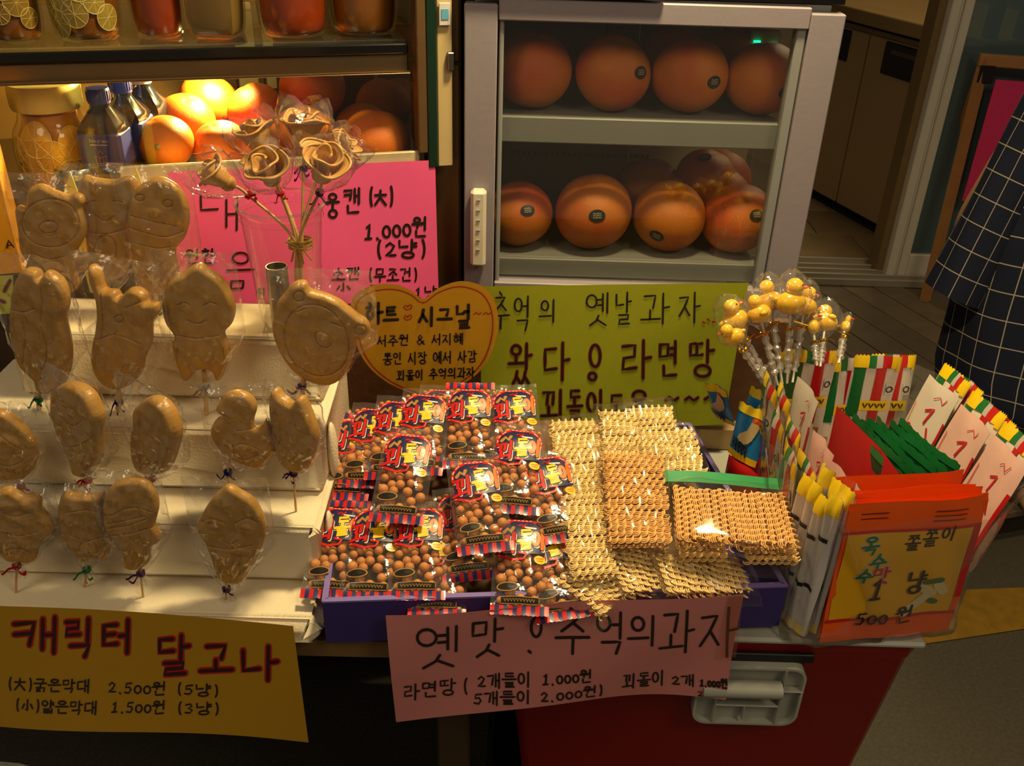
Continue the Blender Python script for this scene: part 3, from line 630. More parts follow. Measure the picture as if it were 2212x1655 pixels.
# ------------------------------------------------------------------ bottles and cans
def bottle(p, s_, cap, lab_txt, label, has_label=True):
    rt = empty('syrup_bottle', tuple(p), rz=CY_-.25, label=label, cat='bottle')
    sqf = lambda V: V*np.stack([1/np.maximum(np.maximum(abs(V[:, 0]), abs(V[:, 1]))/np.maximum(np.hypot(V[:, 0], V[:, 1]), 1e-9), .0)**(.75*np.clip((.085*s_-V[:, 2])/(.02*s_), 0, 1))]*2+[np.ones(len(V))], 1)
    pr = [(.026, 0), (.0305, .003), (.0305, .062), (.0288, .069), (.0145, .090), (.0138, .096)]
    mb = MB(); mb.lathe([(a*s_, b*s_) for a, b in pr], n=32, cap0=True, cap1=True, warp=sqf)
    mb.build('glass', mat('bottle_glass', S(30, 34, 40), .08, var=.2, coat=1), rt, angle=30)
    mb = MB(); mb.lathe([(.0, .096*s_), (.0155*s_, .096*s_), (.0158*s_, .115*s_), (.015*s_, .1165*s_), (0, .1165*s_)], n=28); cpo = mb.build('cap', cap, rt)
    mb = MB()
    for k in range(24):
        a = 2*math.pi*k/24; mb.box((math.cos(a)*.0158*s_, math.sin(a)*.0158*s_, .106*s_), (.0008, .0008, .014*s_))
    mb.build('cap_ribs', cap, cpo, smooth=False)
    if has_label:
        mb = MB(); mb.box((0, 0, .034*s_), (.0622*s_, .0622*s_, .054*s_), bevel=.004); lo = mb.build('paper_label', mat('navy_label', S(24, 44, 120), .4), rt)
        yy = -.0313*s_
        sf = lambda x, z: (A([x, yy, z]), A([0, -1, 0]))
        mb = MB(); x = -.013*s_
        for ch in 'Seagrams'.replace('g', 'e').replace('r', 'v').replace('m', 'e').replace('s', 'e') if False else 'Se':
            pass
        st = []
        strokes = {'S': LAT['S'], 'e': LAT['e'], 'a': [arc(.45, .65, .3, .28), [(.78, .35), (.8, .95)]], 'g': [arc(.45, .6, .3, .25), [(.78, .35), (.75, 1.2), (.25, 1.2)]], 'r': [[(.2, .35), (.22, .95)], [(.22, .5), (.7, .38)]], 'm': [[(.1, .95), (.12, .4), (.45, .4), (.48, .95)], [(.48, .45), (.8, .4), (.85, .95)]], 's': [[(.75, .4), (.3, .45), (.7, .75), (.2, .92)]]}
        for ch in 'Seagrams':
            st += [[(x+px_*.0032*s_, (.052-py_*.005)*s_) for px_, py_ in q] for q in strokes[ch]]; x += .0036*s_
        for q in st: ribbon(mb, q, .0006*s_, sf, .0004)
        mb.build('print', mat('label_print', S(150, 150, 160), .4), lo, smooth=False)
        mb = MB(); ribbon(mb, [(-.012*s_, .0435*s_), (.012*s_, .0435*s_)], .0014*s_, sf, .0004)
        mb.build('print_line', mat('label_print', S(150, 150, 160), .4), lo, smooth=False)
        mb = MB()
        for q in ([(-.007, .014), (-.008, .028), (0, .025), (.008, .028), (.007, .014), (-.007, .014)], arc(0, .021, .003, .004), [(-.004, .031), (0, .035), (.004, .031)], [(-.005, .017), (.005, .017)]):
            ribbon(mb, [(a*s_, b*s_) for a, b in q], .0009*s_, sf, .0004)
        mb.build('crest', mat('crest_gold', S(140, 104, 34), .4, metal=.3), lo, smooth=False)
    return rt
bl = mat('cap_navy', S(34, 50, 140), .4); wh = mat('cap_white', S(226, 214, 206), .4)
def bt(x, y, dep, s_, *a_, **k): p = cp(x, y, dep); p[2] = zfl-.009; bottle(p, s_*.86, *a_, **k)
ra = float((cp(272, 352, .08)-O)@cdir); mb = MB(); mb.box(cs(ra, .105, (zin-.004+zfl-.0095)/2), (.125, .17, zfl-.0095-zin+.004), rot=RCs, bevel=.001); tag(mb.build('bottle_riser', film('riser_acrylic', (.7, .68, .6), haze=.35, hazecol=S(130, 110, 80), bump=0), smooth=False), 'smoky block under the three capped bottles in the case', 'stand')
bt(240, 352, .035, .98, bl, 1, 'front dark bottle with navy cap and navy crest label')
bt(288, 345, .08, 1.0, bl, 1, 'second bottle with navy cap just behind the front bottle')
bt(330, 330, .13, 1.0, wh, 0, 'bottle with a white cap standing rearmost of the three', has_label=False)
def can(x, y, dep, label):
    p = cp(x, y, dep); p[2] = zin-.003; rt = empty('drink_can', tuple(p), label=label, cat='can')
    mb = MB(); mb.lathe([(.022, 0), (.0255, .004), (.0255, .045), (.0235, .05), (.0225, .0515), (.0215, .048), (0, .048)], n=32, cap0=True); mb.build('body', mat('can_silver', S(170, 170, 160), .25, metal=.9), rt)
    mb = MB(); mb.lathe([(.0257, .008), (.0257, .040)], n=32); mb.build('print_band', mat('can_blue', S(86, 110, 120), .35, metal=.3, var=.5, scale=120), rt)
    mb = MB(); mb.tube([(.006*math.cos(a), -.006+.009*math.sin(a), .0492) for a in np.linspace(0, 6.28, 14)], .001, 5, False); mb.build('pull_tab', mat('can_silver'  , S(170, 170, 160)), rt)
can(163, 366, .03, 'small drink can with pull tab before the citrus jar'); can(212, 350, .055, 'drink can beside the front navy bottle')
# ================================================================== FOAM STEPS
foam = mat('foam', S(228, 214, 180), .75, var=.05, scale=40, bump=.35, bscale=420, sss=.0)
fs = empty('foam_steps', (-.37, .85, .868), label='white styrofoam stepped stand holding the lollipops', cat='display stand')
fo = A([-.37, .85, .868])
def fbox(name, x0, x1, y0, y1, z0, z1, b=.006):
    mb = MB(); mb.box(A([(x0+x1)/2, (y0+y1)/2, (z0+z1)/2])-fo, (x1-x0, y1-y0, z1-z0), bevel=b)
    o = mb.build(name, foam, fs, angle=180)
    md = o.modifiers.new('round', 'BEVEL'); md.width = .003; md.segments = 2; md.limit_method = 'ANGLE'; return o
fbox('base_slab', -.70, -.192, .694, 1.02, .869, .905, .012)
fbox('step_block', -.66, -.200, .757, 1.00, .905, .9785); fbox('step_block', -.60, -.203, .818, .99, .9785, 1.0577); fbox('step_block', -.545, -.208, .880, .975, 1.0577, 1.135)
for (x, y, z, h_) in ((-.196, .80, .93, .05), (-.199, .86, 1.01, .045)):
    mb = MB(); mb.sphere(A([x, y, z])-fo, .016, 14, 10, sq=(.35, .8, h_/.02)); mb.build('foam_rib', foam, fs, angle=180)
# ================================================================== LOLLIPOPS
cara = mat('brown_sugar_candy', S(182, 136, 60), .34, var=.10, scale=90, bump=.15, bscale=500, spec=.45)
stickm = mat('stick_wood', S(206, 166, 104), .6, var=.12, scale=60)
cello = film('cellophane', (1, 1, 1), haze=.035, hazecol=(.85, .82, .72), rough=.10, base=.06, edge=.65, bump=.9, bscale=50, exponent=2.5)
TIE = {'green': S(22, 120, 70), 'purple': S(80, 36, 110), 'red': S(190, 28, 30), 'blue': S(28, 46, 130), 'silver': S(150, 140, 120)}
def seg_dist(P, a, b):
    d = b-a; L2 = (d@d)+1e-18; t = np.clip(((P-a)@d)/L2, 0, 1); q = a+t[:, None]*d; return np.linalg.norm(P-q, axis=1), q
def cookie_mesh(poly, grooves, bumps, T=.0062, h=.0015, lump=0):
    n = len(poly); lo = poly.min(0)-h*2; hi = poly.max(0)+h*2
    xs = np.arange(lo[0], hi[0], h); ys = np.arange(lo[1], hi[1], h); X, Y = np.meshgrid(xs, ys); P = np.stack([X.ravel(), Y.ravel()], 1)
    best = np.full(len(P), 9.0); near = np.zeros_like(P); ins = np.zeros(len(P), bool)
    for i in range(n):
        a, b = poly[i], poly[(i+1) % n]; d, q = seg_dist(P, a, b); m = d < best; best[m] = d[m]; near[m] = q[m]
        c = ((a[1] > P[:, 1]) != (b[1] > P[:, 1])); xx = a[0]+(P[:, 1]-a[1])*(b[0]-a[0])/((b[1]-a[1]) if abs(b[1]-a[1]) > 1e-12 else 1e-12)
        ins ^= (c & (P[:, 0] < xx))
    sd = np.where(ins, best, -best); ny, nx = X.shape
    S2 = sd.reshape(ny, nx); cell = np.minimum.reduce([S2[:-1, :-1], S2[1:, :-1], S2[:-1, 1:], S2[1:, 1:]]) > -h*1.05
    cell &= (np.maximum.reduce([S2[:-1, :-1], S2[1:, :-1], S2[:-1, 1:], S2[1:, 1:]]) > 0)
    snap = (sd < h*.45); Q = np.where(snap[:, None], near, P); e = np.where(snap, 0, sd)
    r = .0055; prof = T*np.sqrt(np.clip(1-(1-np.clip(e/r, 0, 1))**2, 0, 1)); prof = np.maximum(prof, T*.25)
    f = prof.copy()
    for g, wd, dp in grooves:
        dmin = np.full(len(P), 9.0)
        for a, b in zip(g[:-1], g[1:]): dmin = np.minimum(dmin, seg_dist(Q, a, b)[0])
        f -= dp*np.exp(-(dmin/wd)**2)*np.clip(e/.002, 0, 1)
    for c, rx, ry, hh in bumps:
        d = ((Q[:, 0]-c[0])/rx)**2+((Q[:, 1]-c[1])/ry)**2; f += hh*np.clip(1.2-d, 0, 1)*np.clip(e/.003, 0, 1)
    f += .0004*np.sin(Q[:, 0]*260+lump)*np.sin(Q[:, 1]*210+lump*2)
    idx = {}; V = []; Fc = []
    def vi(k, back):
        key = (k, back)
        if key not in idx:
            idx[key] = len(V); V.append((Q[k, 0], (prof[k] if back else -f[k]), Q[k, 1]))
        return idx[key]
    ed = {}
    for j, i in zip(*np.nonzero(cell)):
        k = [j*nx+i, j*nx+i+1, (j+1)*nx+i+1, (j+1)*nx+i]
        Fc.append(tuple(vi(q, 0) for q in k)); Fc.append(tuple(vi(q, 1) for q in k[::-1]))
        for a, b in zip(k, k[1:]+k[:1]): ed[(a, b)] = 1
    for a, b in list(ed):
        if (b, a) not in ed: Fc.append((vi(b, 0), vi(a, 0), vi(a, 1), vi(b, 1)))
    mb = MB(); mb.add(V, Fc); return mb
def wrapper_mesh(poly, tie, top_pad=.010, seed=0, T=.009, flare=.012):
    rs = np.random.RandomState(seed); vmin, vmax = poly[:, 1].min(), poly[:, 1].max(); vt = tie[1]
    rows = list(np.linspace(vt-.014, vt, 3))+list(np.linspace(vt+.004, vmax+top_pad, 24)); L_, R_, TT = [], [], []
    def ext(v):
        s_ = []
        n = len(poly)
        for i in range(n):
            a, b = poly[i], poly[(i+1) % n]
            if (a[1]-v)*(b[1]-v) <= 0 and abs(a[1]-b[1]) > 1e-9: s_.append(a[0]+(v-a[1])*(b[0]-a[0])/(b[1]-a[1]))
        return (min(s_), max(s_)) if s_ else None
    umin, umax = poly[:, 0].min(), poly[:, 0].max()
    H_ = vmax-vmin
    for v in rows:
        if v < vt+1e-9: k = (vt-v)/.014; L_.append(tie[0]-.0022-k*flare*.6); R_.append(tie[0]+.0022+k*flare*.6); TT.append(.002+k*.003); continue
        k = min(1, (v-vt)/(H_*.42+vmin-vt)); s_ = k**.75
        L_.append(tie[0]+(umin-.006-tie[0])*s_-.001); R_.append(tie[0]+(umax+.006-tie[0])*s_+.001)
        e = ext(min(max(v, vmin+.0005), vmax-.0005))
        if e: L_[-1] = min(L_[-1], e[0]-.003); R_[-1] = max(R_[-1], e[1]+.003)
        top = np.clip((vmax+top_pad-v)/(top_pad+.012), 0, 1); TT.append(.0005+T*min(1, top**.7)*min(1, .25+k))
    nu = 26; V = []
    ph = rs.rand(8)*6.28
    for j, v in enumerate(rows):
        for side in (0, 1):
            for i in range(nu+1):
                if side and i in (0, nu): continue
                u = i/nu; x = L_[j]+(R_[j]-L_[j])*u; t = TT[j]*(1-abs(2*u-1)**3)**.5
                cr = .0014*math.sin(23*u+ph[0]+j*.9)+.0011*math.sin(41*u-j*1.3+ph[1])+.0013*math.sin(j*1.7+9*u+ph[2])
                y = -(t+cr*(1 if 0 < i < nu else 0)) if not side else (t+cr); V.append((x, y, v+(.0012*math.sin(6*u+ph[3]+j) if j == len(rows)-1 else 0)))
    per = 2*nu; ring = list(range(nu+1))+list(range(2*nu-1, nu, -1)); Fc = []
    for j in range(len(rows)-1):
        for a in range(per): b = (a+1) % per; Fc.append((j*per+ring[a], j*per+ring[b], (j+1)*per+ring[b], (j+1)*per+ring[a]))
    mb = MB(); mb.add(V, Fc); return mb
def tie_parts(root, p, colr, seed, s_=1.0, axis=None):
    rs = np.random.RandomState(seed+99); m = mat('ribbon_'+colr, TIE[colr], .22, metal=.45, var=.25, scale=300); p = A(p, float)
    mb = MB()
    for dz in (-.0015, 0, .0015): mb.tube([p+A([.0036*math.cos(a), .0036*math.sin(a), dz+.0006*math.sin(a*2)]) for a in np.linspace(0, 6.283, 15)], .0012*s_, 6, False)
    o = mb.build('tie', m, root); mb = MB()
    for k in range(3):
        a = rs.uniform(0, 3.14) if k else rs.uniform(-.3, .4); sg = rs.choice([-1, 1]); d = A([sg*math.cos(a)*.9, -.5, math.sin(a)*rs.choice([-1, .5])]); L_ = rs.uniform(.008, .017)*s_
        pts = [p+A([0, -.004, 0])+d*L_*t+A([0, -.002*math.sin(t*4), .003*math.sin(t*5+k)]) for t in np.linspace(0, 1, 7)]
        vs = []
        for q in pts: vs += [q+A([0, 0, .0017*s_]), q-A([0, 0, .0017*s_])]
        mb.add(vs, [(2*i, 2*i+1, 2*i+3, 2*i+2) for i in range(6)])
    mb.build('ribbon_tail', m, o)
def lolly(label, group, out, base, Y, yaw, tie, tcol, face, bumps=(), big=True, seed=0, T=.0065, zb=None, lean=0.0):
    b0 = py(base[0], base[1], Y, yaw, 0); b0 = py(base[0], base[1], Y); xd = A([math.cos(yaw), math.sin(yaw), 0])
    if zb is not None: b0[2] = zb
    def loc(p): q = py(p[0], p[1], b0[1], yaw, b0[0]); d = q-b0; return (d@xd, d[2])
    rt = empty('lollipop', tuple(b0), rz=yaw, label=label, cat='lollipop', group=group); rt.rotation_euler = (lean, 0, yaw)
    poly = catmull([loc(p) for p in out], 3); mid = poly.mean(0)
    gs = [(A([loc(q) for q in g]) if len(g) < 3 else catmull([loc(q) for q in g], 3, False), (.00072 if big else .00062), (.0018 if big else .0015)) for g in face]
    bs = [((lambda c: c)(A(loc(c))), rx/F*1.0, ry/F*1.0*1.15, hh) for c, rx, ry, hh in bumps]
    ck = cookie_mesh(poly, gs, bs, T=T, h=.00100, lump=seed).build('candy', cara, rt, angle=50)
    tl = A(loc(tie)); wrapper_mesh(poly, tl, seed=seed, T=T+.0035, top_pad=.012 if big else .008).build('cellophane_wrapper', cello, rt, angle=25)
    r = .0026 if big else .0013
    mb = MB(); top = poly[:, 1].min()+.012
    mb.tube([(0, 0, -.008), (tl[0]*.5, 0, tl[1]*.5), (tl[0], 0, tl[1]), (tl[0]*.8+mid[0]*.2, 0, top)], r, 8); mb.build('stick', stickm, rt)
    tie_parts(rt, (tl[0], 0, tl[1]), tcol, seed, 1.0 if big else .85)
    return rt
def ell(cx, cy, rx, ry, n=12, rot=0.0): return [(cx+rx*math.cos(a)*math.cos(rot)-ry*math.sin(a)*math.sin(rot), cy+rx*math.cos(a)*math.sin(rot)+ry*math.sin(a)*math.cos(rot)) for a in np.linspace(0, 2*math.pi, n)]
BG, SG = 'large brown sugar lollipops on the foam steps', 'small brown sugar lollipops on the foam steps'
Y3, Y2, Y1, Y0 = .925, .850, .787, .728
# back row, large
lolly('bear head lollipop with one raised paw at the left of the back row', BG,
 [(60, 418), (72, 402), (92, 397), (110, 406), (130, 414), (152, 421), (164, 415), (180, 422), (184, 436), (178, 450), (186, 474), (188, 502), (178, 522), (168, 543), (190, 546), (196, 562), (188, 584), (168, 590), (170, 615), (150, 632), (110, 637), (80, 622), (70, 592), (58, 560), (45, 538), (40, 490), (34, 455), (42, 443), (56, 446), (60, 432)],
 (128, 728), Y3, .0, (118, 652), 'purple', [ell(115, 478, 62, 52), ell(110, 487, 20, 13), [(96, 500), (110, 506), (126, 500)], [(80, 545), (110, 556), (150, 548)], ell(118, 590, 34, 30)], [((88, 462), 6, 6, .001), ((138, 468), 6, 6, .001), ((110, 482), 8, 6, .001)], seed=1)
lolly('cat eared lollipop in the middle of the back row', BG,
 [(172, 398), (184, 378), (200, 382), (222, 386), (250, 388), (268, 380), (286, 381), (297, 398), (296, 425), (289, 455), (282, 485), (285, 530), (281, 570), (262, 598), (225, 602), (198, 588), (190, 550), (186, 510), (181, 470), (173, 432)],
 (232, 700), Y3+.012, .0, (234, 640), 'red', [[(182, 495), (232, 502), (284, 488)], ell(232, 535, 24, 30), [(212, 462), (232, 474), (252, 462)], [(190, 436), (212, 430)], [(250, 430), (272, 434)]], [((205, 448), 6, 6, .001), ((258, 448), 6, 6, .001), ((232, 460), 6, 4, .001)], seed=2)
lolly('round headed grinning lollipop at the right of the back row', BG,
 [(300, 402), (320, 387), (342, 381), (364, 387), (390, 406), (406, 438), (410, 475), (400, 512), (380, 538), (386, 575), (388, 610), (370, 632), (330, 636), (302, 620), (292, 585), (285, 540), (278, 500), (277, 450), (284, 422)],
 (335, 712), Y3+.004, .10, (336, 662), 'green', [[(282, 488), (320, 500), (360, 508), (398, 496)], [(284, 462), (330, 474), (385, 486)], [(290, 520), (340, 532), (380, 528)], ell(305, 424, 10, 7), ell(366, 436, 11, 8)], [((334, 456), 18, 10, .0012)], seed=3)
# middle row, large
lolly('long eared rabbit shaped lollipop at the left end with a green tie', BG,
 [(28, 660), (33, 620), (45, 590), (62, 578), (82, 584), (92, 600), (104, 584), (130, 600), (146, 628), (148, 660), (142, 690), (150, 730), (154, 770), (150, 805), (135, 835), (110, 848), (85, 840), (75, 815), (50, 790), (35, 750), (26, 700)],
 (85, 905), Y2, -.22, (84, 862), 'green', [[(96, 600), (102, 640), (98, 690)], [(34, 662), (60, 668), (84, 660)], [(60, 690), (66, 730), (60, 780)], [(100, 700), (112, 760), (104, 815)]], [((62, 620), 14, 22, .0014), ((124, 650), 18, 30, .0014), ((70, 752), 20, 40, .0012), ((124, 780), 18, 36, .0012)], seed=4, T=.0085)
lolly('lollipop of a hooded figure with its left arm raised and a purple tie', BG,
 [(196, 573), (206, 574), (218, 592), (226, 622), (250, 626), (262, 640), (282, 622), (300, 622), (316, 634), (322, 650), (342, 654), (345, 674), (330, 692), (328, 715), (326, 745), (312, 775), (308, 800), (290, 825), (262, 838), (235, 832), (212, 808), (202, 775), (204, 740), (212, 700), (214, 660), (206, 625), (198, 600)],
 (257, 910), Y2, -.25, (257, 868), 'purple', [[(226, 626), (232, 680), (228, 730)], [(282, 658), (312, 646)], [(225, 726), (262, 716), (318, 740)], ell(268, 682, 9, 8)], [((304, 668), 24, 26, .0022), ((252, 672), 18, 26, .0012), ((262, 780), 40, 34, .0014)], seed=5, T=.0085)
lolly('pointed drop headed lollipop with a little body and a silver tie', BG,
 [(430, 568), (450, 580), (480, 602), (500, 632), (509, 665), (503, 695), (486, 716), (492, 738), (498, 765), (490, 792), (480, 815), (468, 818), (460, 800), (440, 794), (425, 800), (408, 820), (396, 815), (385, 790), (376, 762), (374, 740), (378, 722), (362, 700), (352, 670), (354, 635), (370, 605), (400, 585)],
 (445, 905), Y2, .04, (445, 838), 'silver', [[(380, 716), (430, 724), (486, 716)], [(410, 684), (430, 692), (450, 684)], [(388, 652), (402, 646), (414, 652)], [(446, 652), (460, 646), (474, 652)], [(388, 744), (384, 772)], [(484, 744), (488, 772)]], [((430, 660), 62, 48, .0010), ((432, 760), 30, 34, .0012)], seed=6, T=.0085)
lolly('big tilted oval lollipop with two round ears beside the heart sign', BG,
 [(630, 614), (645, 606), (662, 608), (672, 624), (705, 634), (735, 648), (758, 666), (776, 680), (792, 690), (800, 708), (790, 726), (774, 730), (768, 756), (755, 790), (735, 818), (705, 830), (670, 822), (635, 800), (608, 765), (592, 725), (588, 690), (598, 655), (616, 632)],
 (660, 888), Y2-.004, .06, (652, 834), 'purple', [ell(686, 728, 66, 80, 16, -.5), ell(700, 726, 20, 14, 12, .8), ell(648, 634, 12, 11), ell(780, 706, 12, 11), [(640, 668), (662, 660)], [(718, 690), (742, 700)]], [((700, 726), 20, 18, .0016)], seed=7, T=.0085)
# third row, small
lolly('oval lollipop cut off by the left edge in the third row', SG,
 [(-22, 905), (-4, 886), (15, 888), (40, 905), (65, 930), (83, 965), (82, 995), (65, 1020), (35, 1040), (0, 1035), (-25, 1000), (-34, 950)], (60, 1080), Y1, .25, (45, 1050), 'red', [[(0, 930), (30, 950), (52, 968), (36, 975)], [(-10, 990), (20, 1000), (50, 990)]], [((20, 950), 22, 20, .0018)], big=False, seed=8, T=.0078)
lolly('slim turned lollipop with a red bow in the third row', SG,
 [(120, 850), (130, 833), (149, 825), (173, 831), (196, 851), (212, 882), (219, 905), (216, 945), (217, 985), (204, 1012), (190, 1028), (169, 1018), (158, 985), (146, 956), (130, 922), (120, 884)], (193, 1090), Y1, -.55, (190, 1038), 'red', [[(142, 958), (180, 956), (212, 940)], [(162, 905), (178, 912), (192, 902)]], [((168, 890), 34, 42, .0014), ((188, 985), 14, 26, .0016)], big=False, seed=9, T=.0088)
lolly('narrow turned lollipop with a short red tie in the third row', SG,
 [(298, 880), (311, 868), (325, 856), (342, 858), (364, 878), (379, 909), (386, 942), (377, 983), (362, 1016), (338, 1022), (311, 1016), (296, 990), (292, 939), (298, 912)], (332, 1085), Y1, -.6, (328, 1034), 'red', [[(318, 880), (316, 950), (320, 1005)], [(320, 985), (342, 996), (362, 985)]], [((344, 930), 22, 50, .0012)], big=False, seed=10, T=.0088)
lolly('duck shaped lollipop facing left with a blue bow', SG,
 [(467, 885), (478, 865), (492, 848), (512, 843), (532, 848), (549, 861), (556, 880), (549, 905), (552, 920), (566, 918), (576, 904), (584, 914), (590, 940), (597, 966), (583, 991), (563, 1007), (532, 1003), (492, 983), (465, 956), (456, 929), (466, 908), (480, 896)], (495, 1082), Y1, .05, (492, 1020), 'blue', [[(506, 958), (530, 952), (566, 968), (540, 985), (512, 980), (506, 958)], [(468, 886), (490, 892), (500, 900)], [(506, 925), (546, 920)]], [((520, 862), 5, 5, .001), ((536, 966), 30, 12, .0012)], big=False, seed=11, T=.0070)
lolly('thin cat eared lollipop seen from its side right of the duck', SG,
 [(589, 846), (597, 838), (612, 856), (634, 870), (646, 856), (658, 860), (671, 892), (684, 925), (687, 949), (678, 983), (664, 1013), (651, 1017), (630, 1013), (613, 1000), (600, 970), (591, 915), (587, 875)], (640, 1118), Y1, -.45, (634, 1022), 'purple', [[(606, 900), (618, 930), (608, 960)], [(640, 890), (652, 920)], [(612, 975), (640, 985), (664, 972)]], [((632, 920), 26, 32, .0014), ((642, 985), 18, 18, .0014)], big=False, seed=12, T=.0080)
# front row, small
lolly('lumpy star shaped lollipop with a red bow at the front left', SG,
 [(-15, 1068), (20, 1052), (37, 1061), (54, 1068), (78, 1069), (91, 1078), (92, 1098), (112, 1118), (122, 1139), (108, 1162), (86, 1179), (81, 1200), (68, 1211), (34, 1210), (13, 1203), (-12, 1180), (-22, 1120)], (33, 1310), Y0, .15, (36, 1222), 'red', [[(10, 1100), (40, 1108), (70, 1098)], [(4, 1140), (44, 1150), (86, 1140)], [(20, 1180), (44, 1176), (66, 1186)]], [((20, 1086), 18, 12, .0016), ((60, 1086), 14, 12, .0018), ((96, 1130), 18, 18, .0016), ((40, 1120), 16, 12, .0014), ((40, 1165), 20, 12, .0014), ((30, 1198), 18, 10, .0014)], big=False, seed=13, T=.0070)
lolly('blunt eared lollipop with a tiny green tie in the front row', SG,
 [(133, 1072), (146, 1059), (158, 1066), (190, 1068), (214, 1066), (224, 1062), (231, 1085), (232, 1130), (237, 1160), (240, 1184), (230, 1206), (217, 1203), (200, 1203), (186, 1210), (166, 1200), (146, 1176), (132, 1145), (127, 1105)], (178, 1318), Y0+.012, .0, (187, 1230), 'green', [[(150, 1100), (190, 1094), (226, 1102)], [(160, 1150), (196, 1160), (230, 1150)], ell(196, 1178, 20, 16)], [((172, 1124), 6, 6, .0012), ((212, 1124), 6, 6, .0012), ((194, 1180), 18, 14, .0014)], big=False, seed=14, T=.0070)
lolly('wide mouthed round headed lollipop with a purple ribbon in the front row', SG,
 [(229, 1070), (244, 1047), (271, 1034), (298, 1032), (321, 1041), (338, 1061), (344, 1091), (339, 1116), (336, 1132), (346, 1149), (345, 1167), (328, 1180), (325, 1203), (318, 1218), (294, 1228), (271, 1222), (266, 1196), (260, 1180), (246, 1160), (230, 1145), (224, 1105)], (313, 1325), Y0, .03, (304, 1238), 'purple', [[(228, 1108), (250, 1104), (272, 1092), (300, 1090), (336, 1100)], [(236, 1134), (280, 1128), (318, 1114)], [(238, 1124), (280, 1116), (318, 1106)], [(240, 1150), (280, 1146), (332, 1132)], [(302, 1146), (312, 1166), (326, 1170)]], [((248, 1076), 11, 10, .0010), ((304, 1072), 11, 10, .0010), ((280, 1098), 12, 7, .0010), ((286, 1190), 24, 30, .0012)], big=False, seed=15, T=.0066)
lolly('pointed face lollipop with folded arm and purple tie at the front right', SG,
 [(495, 1047), (522, 1061), (549, 1078), (566, 1105), (576, 1135), (570, 1169), (556, 1203), (539, 1233), (522, 1254), (502, 1257), (478, 1250), (465, 1230), (454, 1196), (444, 1169), (424, 1137), (438, 1108), (458, 1078), (478, 1057)], (487, 1332), Y0, .02, (489, 1272), 'purple', [[(440, 1120), (460, 1112), (488, 1122)], [(512, 1122), (536, 1112), (558, 1120)], [(484, 1160), (500, 1168), (516, 1160)], [(452, 1172), (500, 1178), (548, 1170)], [(468, 1182), (466, 1230)], [(522, 1190), (520, 1236)]], [((466, 1130), 10, 6, .0012), ((534, 1130), 10, 6, .0012), ((526, 1184), 22, 8, .0018), ((494, 1214), 24, 26, .0014)], big=False, seed=16, T=.0068)
# ================================================================== CANDY ROSES IN A CUP
cupb = pz(634, 692, 1.135); cupb = A([cupb[0], .925, 1.1355]); rim = py(609, 438, .925)
chh = rim[2]-cupb[2]
clearp = film('clear_plastic', (.98, .97, .95), haze=.02, rough=.05, base=.05, edge=.75, bump=0, exponent=3.5)
cup = empty('plastic_cup', tuple(cupb), label='clear plastic cup holding the candy roses', cat='cup')
rb, rt_ = .030, .0455
prof = [(.0, .003), (rb*.92, .003), (rb*.96, 0), (rb, .002), (rb+.003, .012)]+[(rb+.003+(rt_-rb-.006)*k/6, .012+(chh-.02)*k/6) for k in range(1, 7)]+[(rt_-.001, chh-.006), (rt_, chh-.003)]
mb = MB(); mb.lathe(prof, n=48); mb.build('body', clearp, cup)
mb = MB(); mb.tube([(rt_*math.cos(a), rt_*math.sin(a), chh) for a in np.linspace(0, 2*math.pi, 49)], .0016, 8, False); mb.build('rim', film('clear_rim', (.95, .93, .9), haze=.12, rough=.05, base=.12, edge=.7, bump=0), cup)
mb = MB(); mb.tube([((rt_-.002)*math.cos(a), (rt_-.002)*math.sin(a), chh-.014) for a in np.linspace(0, 2*math.pi, 49)], .0006, 6, False); mb.build('ring', clearp, cup)
tbp = py(604, 640, .912); tub = empty('metal_tube', (tbp[0], .912, 1.139), label='short metal tube standing inside the clear cup', cat='tube')
th_ = py(604, 575, .912)[2]-1.139
mb = MB(); mb.lathe([(.0105, 0), (.0115, 0), (.0115, th_), (.0105, th_), (.0105, .002)], n=28); mb.build('wall', mat('tin', S(150, 144, 124), .3, metal=.8), tub)
rose_m = mat('rose_candy', S(196, 146, 74), .36, var=.1, scale=120, bump=.2, bscale=600)
def rose_mesh(r, seed):
    rs = np.random.RandomState(seed); mb = MB()
    turns = 2.45; n = 110
    for k0_, (a0, a1) in enumerate(((0, turns*2*math.pi),)):
        def fn(u, v):
            a = a1*u; rad = r*(.10+.90*(u**.85)); wob = 1+.10*math.sin(2.3*a+seed)+.04*math.sin(5.1*a)
            hgt = r*(.62+.13*math.sin(2.3*a+seed*2)-.50*u*u)
            top = A([math.cos(a)*rad*wob, math.sin(a)*rad*wob, hgt])
            bot = A([math.cos(a)*rad*.34, math.sin(a)*rad*.34, -r*1.0])
            p = bot+(top-bot)*(v**.8); 
            if v > .7: q = (v-.7)/.3; p += A([math.cos(a), math.sin(a), 0])*r*.13*q*q; p[2] -= r*.10*q**3
            return p
        base = len(mb.v)
        def fn2(u, v): p = fn(u, v); a = a1*u; return p-A([math.cos(a), math.sin(a), 0])*r*.055
        mb.grid(fn, n, 8); mb.grid(fn2, n, 8)
        rimp = [fn(i/n, 1)*.5+fn2(i/n, 1)*.5 for i in range(n+1)]; mb.tube(rimp, r*.062, 7)
        mb.tube([fn(1, j/8)*.5+fn2(1, j/8)*.5 for j in range(9)], r*.05, 6)
    mb.lathe([(0, -r*1.2), (r*.22, -r*1.15), (r*.42, -r*.9), (r*.40, -r*.65), (0, -r*.5)], n=20)
    return mb
